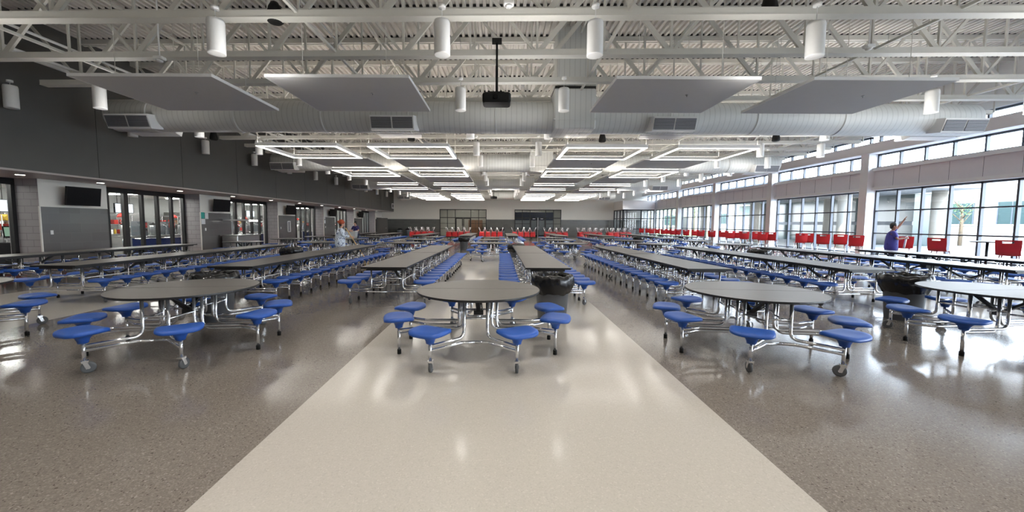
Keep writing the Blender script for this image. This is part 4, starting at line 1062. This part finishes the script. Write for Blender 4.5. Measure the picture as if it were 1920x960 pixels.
def person(label, loc, rz, H, lean, L, Rr, shirt, trousers, skin, wide, sleeve, hat, look, hair='hair_black', hem=.86):
    """local frame: faces +Y, right hand on +X; L, Rr = (elbow, wrist, hand direction, palm normal, grip)"""
    root = thing('person', label, 'person', loc, rz)
    k = H / 1.62
    def q(x, y, z):
        yy = y + max(0, z - .9) * math.tan(lean); return Vector((x * k, yy * k, z * k))
    sk = Sk()
    pel = sk.add(q(0, 0, .90), (.125 * wide, .10))
    wa = sk.add(q(0, 0, 1.03), (.115 * wide, .09), pel); ch = sk.add(q(0, .0, 1.20), (.135 * wide, .10), wa)
    nb = sk.add(q(0, -.01, 1.335), (.075, .06), ch)
    nk = sk.add(q(0, 0, 1.39), .048, nb)
    lx, lz = look
    h0 = q(lx * .01, .02, 1.455); h1 = q(lx * .02, .03, 1.53); h2 = q(lx * .02, .02, 1.585)
    hb = sk.add(h0, (.062, .070), nk); hm = sk.add(h1, (.074, .088), hb); sk.add(h2, (.055, .065), hm)
    fwd = Vector((math.sin(lx), math.cos(lx), lz)).normalized()
    for s_ in (-1, 1):
        P = L if s_ < 0 else Rr
        sh = q(s_ * .165 * (1 + (wide - 1) * .5), 0, 1.315); el = Vector(P[0]) * k; wr = Vector(P[1]) * k
        i = sk.chain([(sh, .052), (sh.lerp(el, .5), .044), (el, .037), (el.lerp(wr, .45), .036), (wr, .024)], ch if False else nb)
        hand(sk, wr, P[2], P[3], i, P[4])
        hp = q(s_ * .09, 0, .86)
        sk.chain([(hp, .085), (q(s_ * .10, .01, .66), .072), (q(s_ * .10, .02, .47), .052), (q(s_ * .10, -.01, .30), .052), (q(s_ * .10, -.02, .09), .036), (q(s_ * .105, .05, .035), (.035, .03)), (q(s_ * .11, .13, .025), (.036, .022))], pel)
    skin_obj('body', sk.p, sk.e, skin, root)
    # face
    f = MB(); side = fwd.cross(Vector((0, 0, 1))).normalized()
    f.sphere(h1 + fwd * .095 + Vector((0, 0, -.012)), .017, 10, 0, (1, 1, 1.4))
    ob('nose', f.mesh('nose', skin), root)
    for s_ in (-1, 1):
        ob('eye', MB().sphere(h1 + fwd * .078 + side * s_ * .032 + Vector((0, 0, .008)), .0085, 10).mesh('eye', 'rubber'), root)
        ob('ear', MB().sphere(h1 + side * s_ * .078 + Vector((0, 0, -.01)), .028, 10, 0, (.5, .8, 1.2)).mesh('ear', skin), root)
    ob('mouth', MB().beam(h1 + fwd * .083 + side * .024 + Vector((0, 0, -.052)), h1 + fwd * .083 - side * .024 + Vector((0, 0, -.052)), .012, .009).mesh('mouth', 'red_sign'), root)
    # hair or wrapped cloth
    hc = h1 - fwd * .034 + Vector((0, 0, .040))
    g = MB().sphere(hc, .102, 16, 0, (.93, .98, .98))
    if hat:
        ob('hair', MB().sphere(h1 - fwd * .055 + Vector((0, 0, -.045)), .075, 14).mesh('hair', hair), root)
        ob('head_wrap', MB().sphere(hc + Vector((0, 0, .015)), .112, 18, 0, (1.02, 1.05, .98)).tube([hc + Vector((math.cos(a) * .112, math.sin(a) * .116, .0)) for a in [2 * PI * i / 16 for i in range(16)]], .018, 8, 0, True).mesh('head_wrap', 'orange_cloth'), root)
        ob('wrap_knot', MB().sphere(hc - fwd * .12, .035, 10).mesh('wrap_knot', 'orange_cloth'), root)
    else:
        g.sphere(h1 - fwd * .06 + Vector((0, 0, -.03)), .07, 12)
        ob('hair', g.mesh('hair', hair), root)
    # shirt
    s = Sk(); dp = wide ** 1.1; a0 = s.add(q(0, 0, hem), (.165 * wide, .135 * dp)); am = s.add(q(0, 0, .86), (.152 * wide, .127 * dp), a0) if hem < .8 else a0; a1 = s.add(q(0, 0, 1.02), (.146 * wide, .121 * dp), am)
    a2 = s.add(q(0, 0, 1.20), (.152 * wide, .118 * dp), a1); a3 = s.add(q(0, -.012, 1.315), (.078, .060), a2)
    for s_ in (-1, 1):
        P = L if s_ < 0 else Rr
        sh = q(s_ * .165 * (1 + (wide - 1) * .5), 0, 1.318); el = Vector(P[0]) * k; wr = Vector(P[1]) * k
        seq = [(sh, .070), (sh.lerp(el, .5), .062)]
        if sleeve > .3: seq.append((sh.lerp(el, .75), .058))
        if sleeve > .9: seq += [(el, .054), (el.lerp(wr, .8), .045)]
        s.chain(seq, a3)
    skin_obj('shirt', s.p, s.e, shirt, root)
    tr = Sk(); t0 = tr.add(q(0, 0, .90), (.130 if hem < .8 else .140 * wide, .115))
    for s_ in (-1, 1):
        tr.chain([(q(s_ * .09, 0, .83), .100), (q(s_ * .10, .01, .66), .086), (q(s_ * .10, .02, .47), .066), (q(s_ * .10, -.01, .28), .062), (q(s_ * .10, -.02, .08), .056)], t0)
    skin_obj('trousers', tr.p, tr.e, trousers, root)
    for s_ in (-1, 1):
        shoe = Sk(); c0 = shoe.add(q(s_ * .10, -.03, .055), (.048, .05)); shoe.chain([(q(s_ * .105, .06, .045), (.046, .042)), (q(s_ * .11, .15, .036), (.042, .032))], c0)
        skin_obj('shoe', shoe.p, shoe.e, 'rubber', root)
    return root
p1 = person('person in white and blue patterned smock and orange head wrap, leaning on a broom', (-6.24, 15.0, 0), -1.25, 1.60, .10,
       ((-.25, .18, 1.10), (-.02, .36, 1.25), (.4, .9, .1), (0, 0, -1), True), ((.27, .14, 1.08), (.16, .42, 1.02), (-.3, .9, 0), (-.5, 0, -.6), True),
       'smock', 'denim', 'skin', 1.55, 1.0, True, (-.1, -.35), hem=.50)
bx0, bx1 = Vector((-5.93, 14.80, 1.36)), Vector((-5.22, 14.98, .10))
t = thing('broom', 'wooden broom held by the person in the patterned smock', 'broom', tuple(bx1))
ob('broom_handle', MB().tube([bx0 - bx1, (0, 0, .0)], .018, 10).mesh('broom_handle', 'wood_pole'), t)
ob('broom_head', MB().add([(-.05, -.16, -.1), (.05, -.16, -.1), (.05, .16, -.1), (-.05, .16, -.1), (-.03, -.06, .05), (.03, -.06, .05), (.03, .06, .05), (-.03, .06, .05)], [(3, 2, 1, 0), (0, 1, 5, 4), (1, 2, 6, 5), (2, 3, 7, 6), (3, 0, 4, 7), (4, 5, 6, 7)]).mesh('broom_head', 'straw'), t)
person('person in dark navy polo shirt standing behind the light grey rolling bin', (-9.02, 24.1, 0), 2.75, 1.63, .03,
       ((-.30, .10, 1.06), (-.24, .34, 1.04), (0, 1, 0), (0, 0, -1), False), ((.30, .10, 1.06), (.24, .34, 1.04), (0, 1, 0), (0, 0, -1), False),
       'navy_shirt', 'denim', 'skin', 1.15, .5, False, (.5, -.1))
person('person in blue shirt reaching one arm up toward the tall windows', (13.95, 13.75, 0), -2.25, 1.62, .04,
       ((-.215, .17, 1.50), (-.20, .29, 1.73), (0.05, .35, .95), (0, 1, 0), False), ((.24, .12, 1.08), (.14, .30, 1.12), (-.3, .9, .2), (-1, 0, 0), True),
       'royal_shirt', 'denim', 'skin_dark', 1.5, .5, False, (.25, -.1), hem=.60)
t = thing('window_squeegee', 'grey cloth roll held low by the person in blue by the windows', 'tool', (14.15, 13.5, .78))
ob('handle', MB().tube([(0, 0, 0), (.09, .02, .42)], .028, 10).mesh('cloth_roll', 'bulkhead'), t)

# ------------------------------------------------------------------ outside
struct('ground', MB().box(16.95, 140, -60, 160, -.25, -.02).mesh('ground', 'concrete'))
tag(ob('lawn', MB().box(0, 24, 0, 38, -.02, .03).mesh('lawn', 'grass'), None, (19.5, 52, 0)), 'strip of green lawn outside the far windows', 'grass', None, 'stuff')
bl = thing('school_building', 'pale single storey building with dark windows across the yard', 'building', (45, 0, 0))
g = MB(); g.box(0, 14, 22, 100, -.1, 6.6, 0); g.box(-.25, 14, 22, 100, 6.6, 7.0, 0); g.box(-.06, 0, 22, 100, 1.55, 1.75, 0)
ob('wall', g.mesh('ext_wall', 'ext_wall'), bl)
for i, y in enumerate((27.5, 34.0, 37.8, 40.6, 45.3, 50.5, 55.5, 60.5, 66, 72, 78)):
    w = ob('window', MB().box(-.08, 0, y - 1.0, y + 1.0, 1.75, 3.75, 0).box(-.12, -.08, y - .04, y + .04, 1.75, 3.75, 1).box(-.12, -.08, y - 1.05, y - .97, 1.75, 3.75, 1).box(-.12, -.08, y + .97, y + 1.05, 1.75, 3.75, 1).mesh('ext_win', 'ext_window', 'slate_frame'), bl)
ob('awning', MB().box(-1.6, 0, 41.6, 45.4, 3.95, 4.25).mesh('awning', 'ext_wall_shade'), bl)
cn = thing('covered_walkway', 'grey flat canopy on round pale columns outside the windows', 'canopy', (19, 0, 0))
ob('canopy_roof', MB().box(0, 12.6, 25, 47, 4.0, 4.6).mesh('canopy_roof', 'ext_wall_shade'), cn)
for x, y in ((4.6, 26.6), (4.6, 36), (4.6, 45), (11.5, 27), (11.5, 36), (11.5, 45)):
    ob('column', MB().lathe([(.38, 0), (.38, 4.0)], (x, y, 0), 28).mesh('canopy_column', 'ext_wall'), cn)
for i, (x, y) in enumerate(((3, 30), (6, 32), (3, 38), (7, 41))):
    ob('canopy_light', MB().box(x - .6, x + .6, y - .1, y + .1, 3.97, 3.999).mesh('canopy_light', 'tube_light'), cn)
bl2 = thing('far_wing', 'dark glazed wing of the school under the outside canopy', 'building', (32, 0, 0))
ob('wall', MB().box(0, 3, 30, 52, 0, 4.0, 0).box(-.06, 0, 30, 52, 1.6, 1.9, 1).mesh('far_wing_wall', 'ext_window', 'ext_wall_shade'), bl2)
ob('roof_band', MB().box(-.3, 3.2, 29.8, 52.2, 4.0, 4.8).mesh('far_wing_band', 'ext_wall'), bl2)
bl3 = thing('distant_building', 'cream building beyond the lawn at the far end of the yard', 'building', (22, 92, 0))
ob('wall', MB().box(0, 21, 0, 12, 0, 6.0).mesh('distant_wall', 'ext_wall'), bl3)
for i in range(4): ob('window', MB().box(2 + i * 5, 4.6 + i * 5, -.06, 0, 1.4, 3.6).mesh('distant_window', 'ext_window'), bl3)
def tree(x, y, h, r, label, bare=False):
    t = thing('tree', label, 'tree', (x, y, 0.03 if y > 52 else 0), 0, 'trees outside'); rn = random.Random(int(x * 10 + y))
    g = MB().tube([(0, 0, 0), (.05, .03, h * .5), (0, .05, h * .75)], [.14, .10, .05], 8)
    for k in range(7):
        a = k * 2.4; g.tube([(0.03, .03, h * .4 + k * h * .05), (math.cos(a) * r * .6, math.sin(a) * r * .6, h * .62 + k * h * .045)], [.05, .015], 6)
    ob('trunk', g.mesh('tree_trunk', 'bark'), t)
    g = MB(); cnt = 260 if bare else 900
    for k in range(cnt):
        u = rn.gauss(0, .45); v = rn.gauss(0, .45); w = rn.gauss(0, .38)
        c = Vector((u * r, v * r, h * .70 + w * r * .9)); q = .12 if not bare else .08
        a = Vector((rn.uniform(-1, 1), rn.uniform(-1, 1), rn.uniform(-1, 1))).normalized(); b_ = a.orthogonal().normalized()
        g.add([c - a * q, c + b_ * q * .6, c + a * q, c - b_ * q * .6], [(0, 1, 2, 3)])
    ob('foliage', g.mesh('tree_foliage', 'leaf'), t)
tree(36.0, 30.2, 4.2, 1.2, 'small thin leafed tree before the pale building across the yard', True)
for i, (x, y, h, r) in enumerate(((24, 62, 6, 2.4), (29, 66, 7, 2.8), (22, 74, 6.5, 2.6), (35, 70, 7, 3), (27, 82, 7, 3))): tree(x, y, h, r, 'green leafy tree on the lawn beyond the windows, %s from the canopy' % ORD[i])

# ------------------------------------------------------------------ light, sky, camera
w = bpy.data.worlds.new('World'); S.world = w; w.use_nodes = True
nt = w.node_tree; nt.nodes.clear()
out = nt.nodes.new('ShaderNodeOutputWorld'); bg = nt.nodes.new('ShaderNodeBackground')
tc = nt.nodes.new('ShaderNodeTexCoord'); sp = nt.nodes.new('ShaderNodeSeparateXYZ'); cr = nt.nodes.new('ShaderNodeValToRGB')
cr.color_ramp.elements[0].position = 0.0; cr.color_ramp.elements[0].color = (0.92, 0.96, 1.0, 1)
cr.color_ramp.elements[1].position = 0.6; cr.color_ramp.elements[1].color = (0.55, 0.74, 1.0, 1)
nt.links.new(tc.outputs['Generated'], sp.inputs[0]); nt.links.new(sp.outputs['Z'], cr.inputs['Fac'])
nt.links.new(cr.outputs['Color'], bg.inputs['Color']); bg.inputs['Strength'].default_value = 10.0
nt.links.new(bg.outputs[0], out.inputs['Surface'])
sun = bpy.data.lights.new('Sun', 'SUN'); sun.energy = 9.0; sun.angle = .01; sun.color = (1, .95, .86)
so = bpy.data.objects.new('sun', sun); COL.objects.link(so)
so.rotation_euler = Vector((.55, .42, -.72)).to_track_quat('-Z', 'Y').to_euler(); so.location = (-20, -20, 40)
for i, (y0, y1, z0, z1) in enumerate(((-9, 20, .1, 3.1), (20, D, .1, 3.1), (-9, 20, 4.1, 4.7), (20, D, 4.1, 4.7))):
    li = bpy.data.lights.new('Portal', 'AREA'); li.shape = 'RECTANGLE'; li.size = z1 - z0; li.size_y = y1 - y0
    lo = bpy.data.objects.new('window_portal', li); COL.objects.link(lo); lo.location = (XR + .4, (y0 + y1) / 2, (z0 + z1) / 2)
    lo.rotation_euler = (0, PI / 2, 0); li.cycles.is_portal = True
cam = bpy.data.cameras.new('Camera'); co = bpy.data.objects.new('camera', cam); COL.objects.link(co)
cam.sensor_fit = 'HORIZONTAL'; cam.sensor_width = 36.0; cam.lens = F / 1920 * 36.0; cam.clip_start = .05; cam.clip_end = 400
pitch_ = math.radians(4.0)
co.matrix_world = Matrix.Translation((0, 0, 1.555)) @ (Matrix.Rotation(PI / 2 - pitch_, 4, 'X') @ Matrix.Rotation(math.radians(.3), 4, 'Z'))
hor = 480 - F * math.tan(pitch_)
cam.shift_x = 22 / 1920; cam.shift_y = -(hor - 419.3) / 1920
S.camera = co
S.view_settings.view_transform = 'Standard'; S.view_settings.look = 'None'; S.view_settings.exposure = 0.9
S.cycles.max_bounces = 8; S.cycles.diffuse_bounces = 4; S.cycles.glossy_bounces = 4; S.cycles.transparent_max_bounces = 16
S.cycles.caustics_reflective = False; S.cycles.caustics_refractive = False
S.cycles.use_denoising = True; S.cycles.sample_clamp_indirect = 6.0
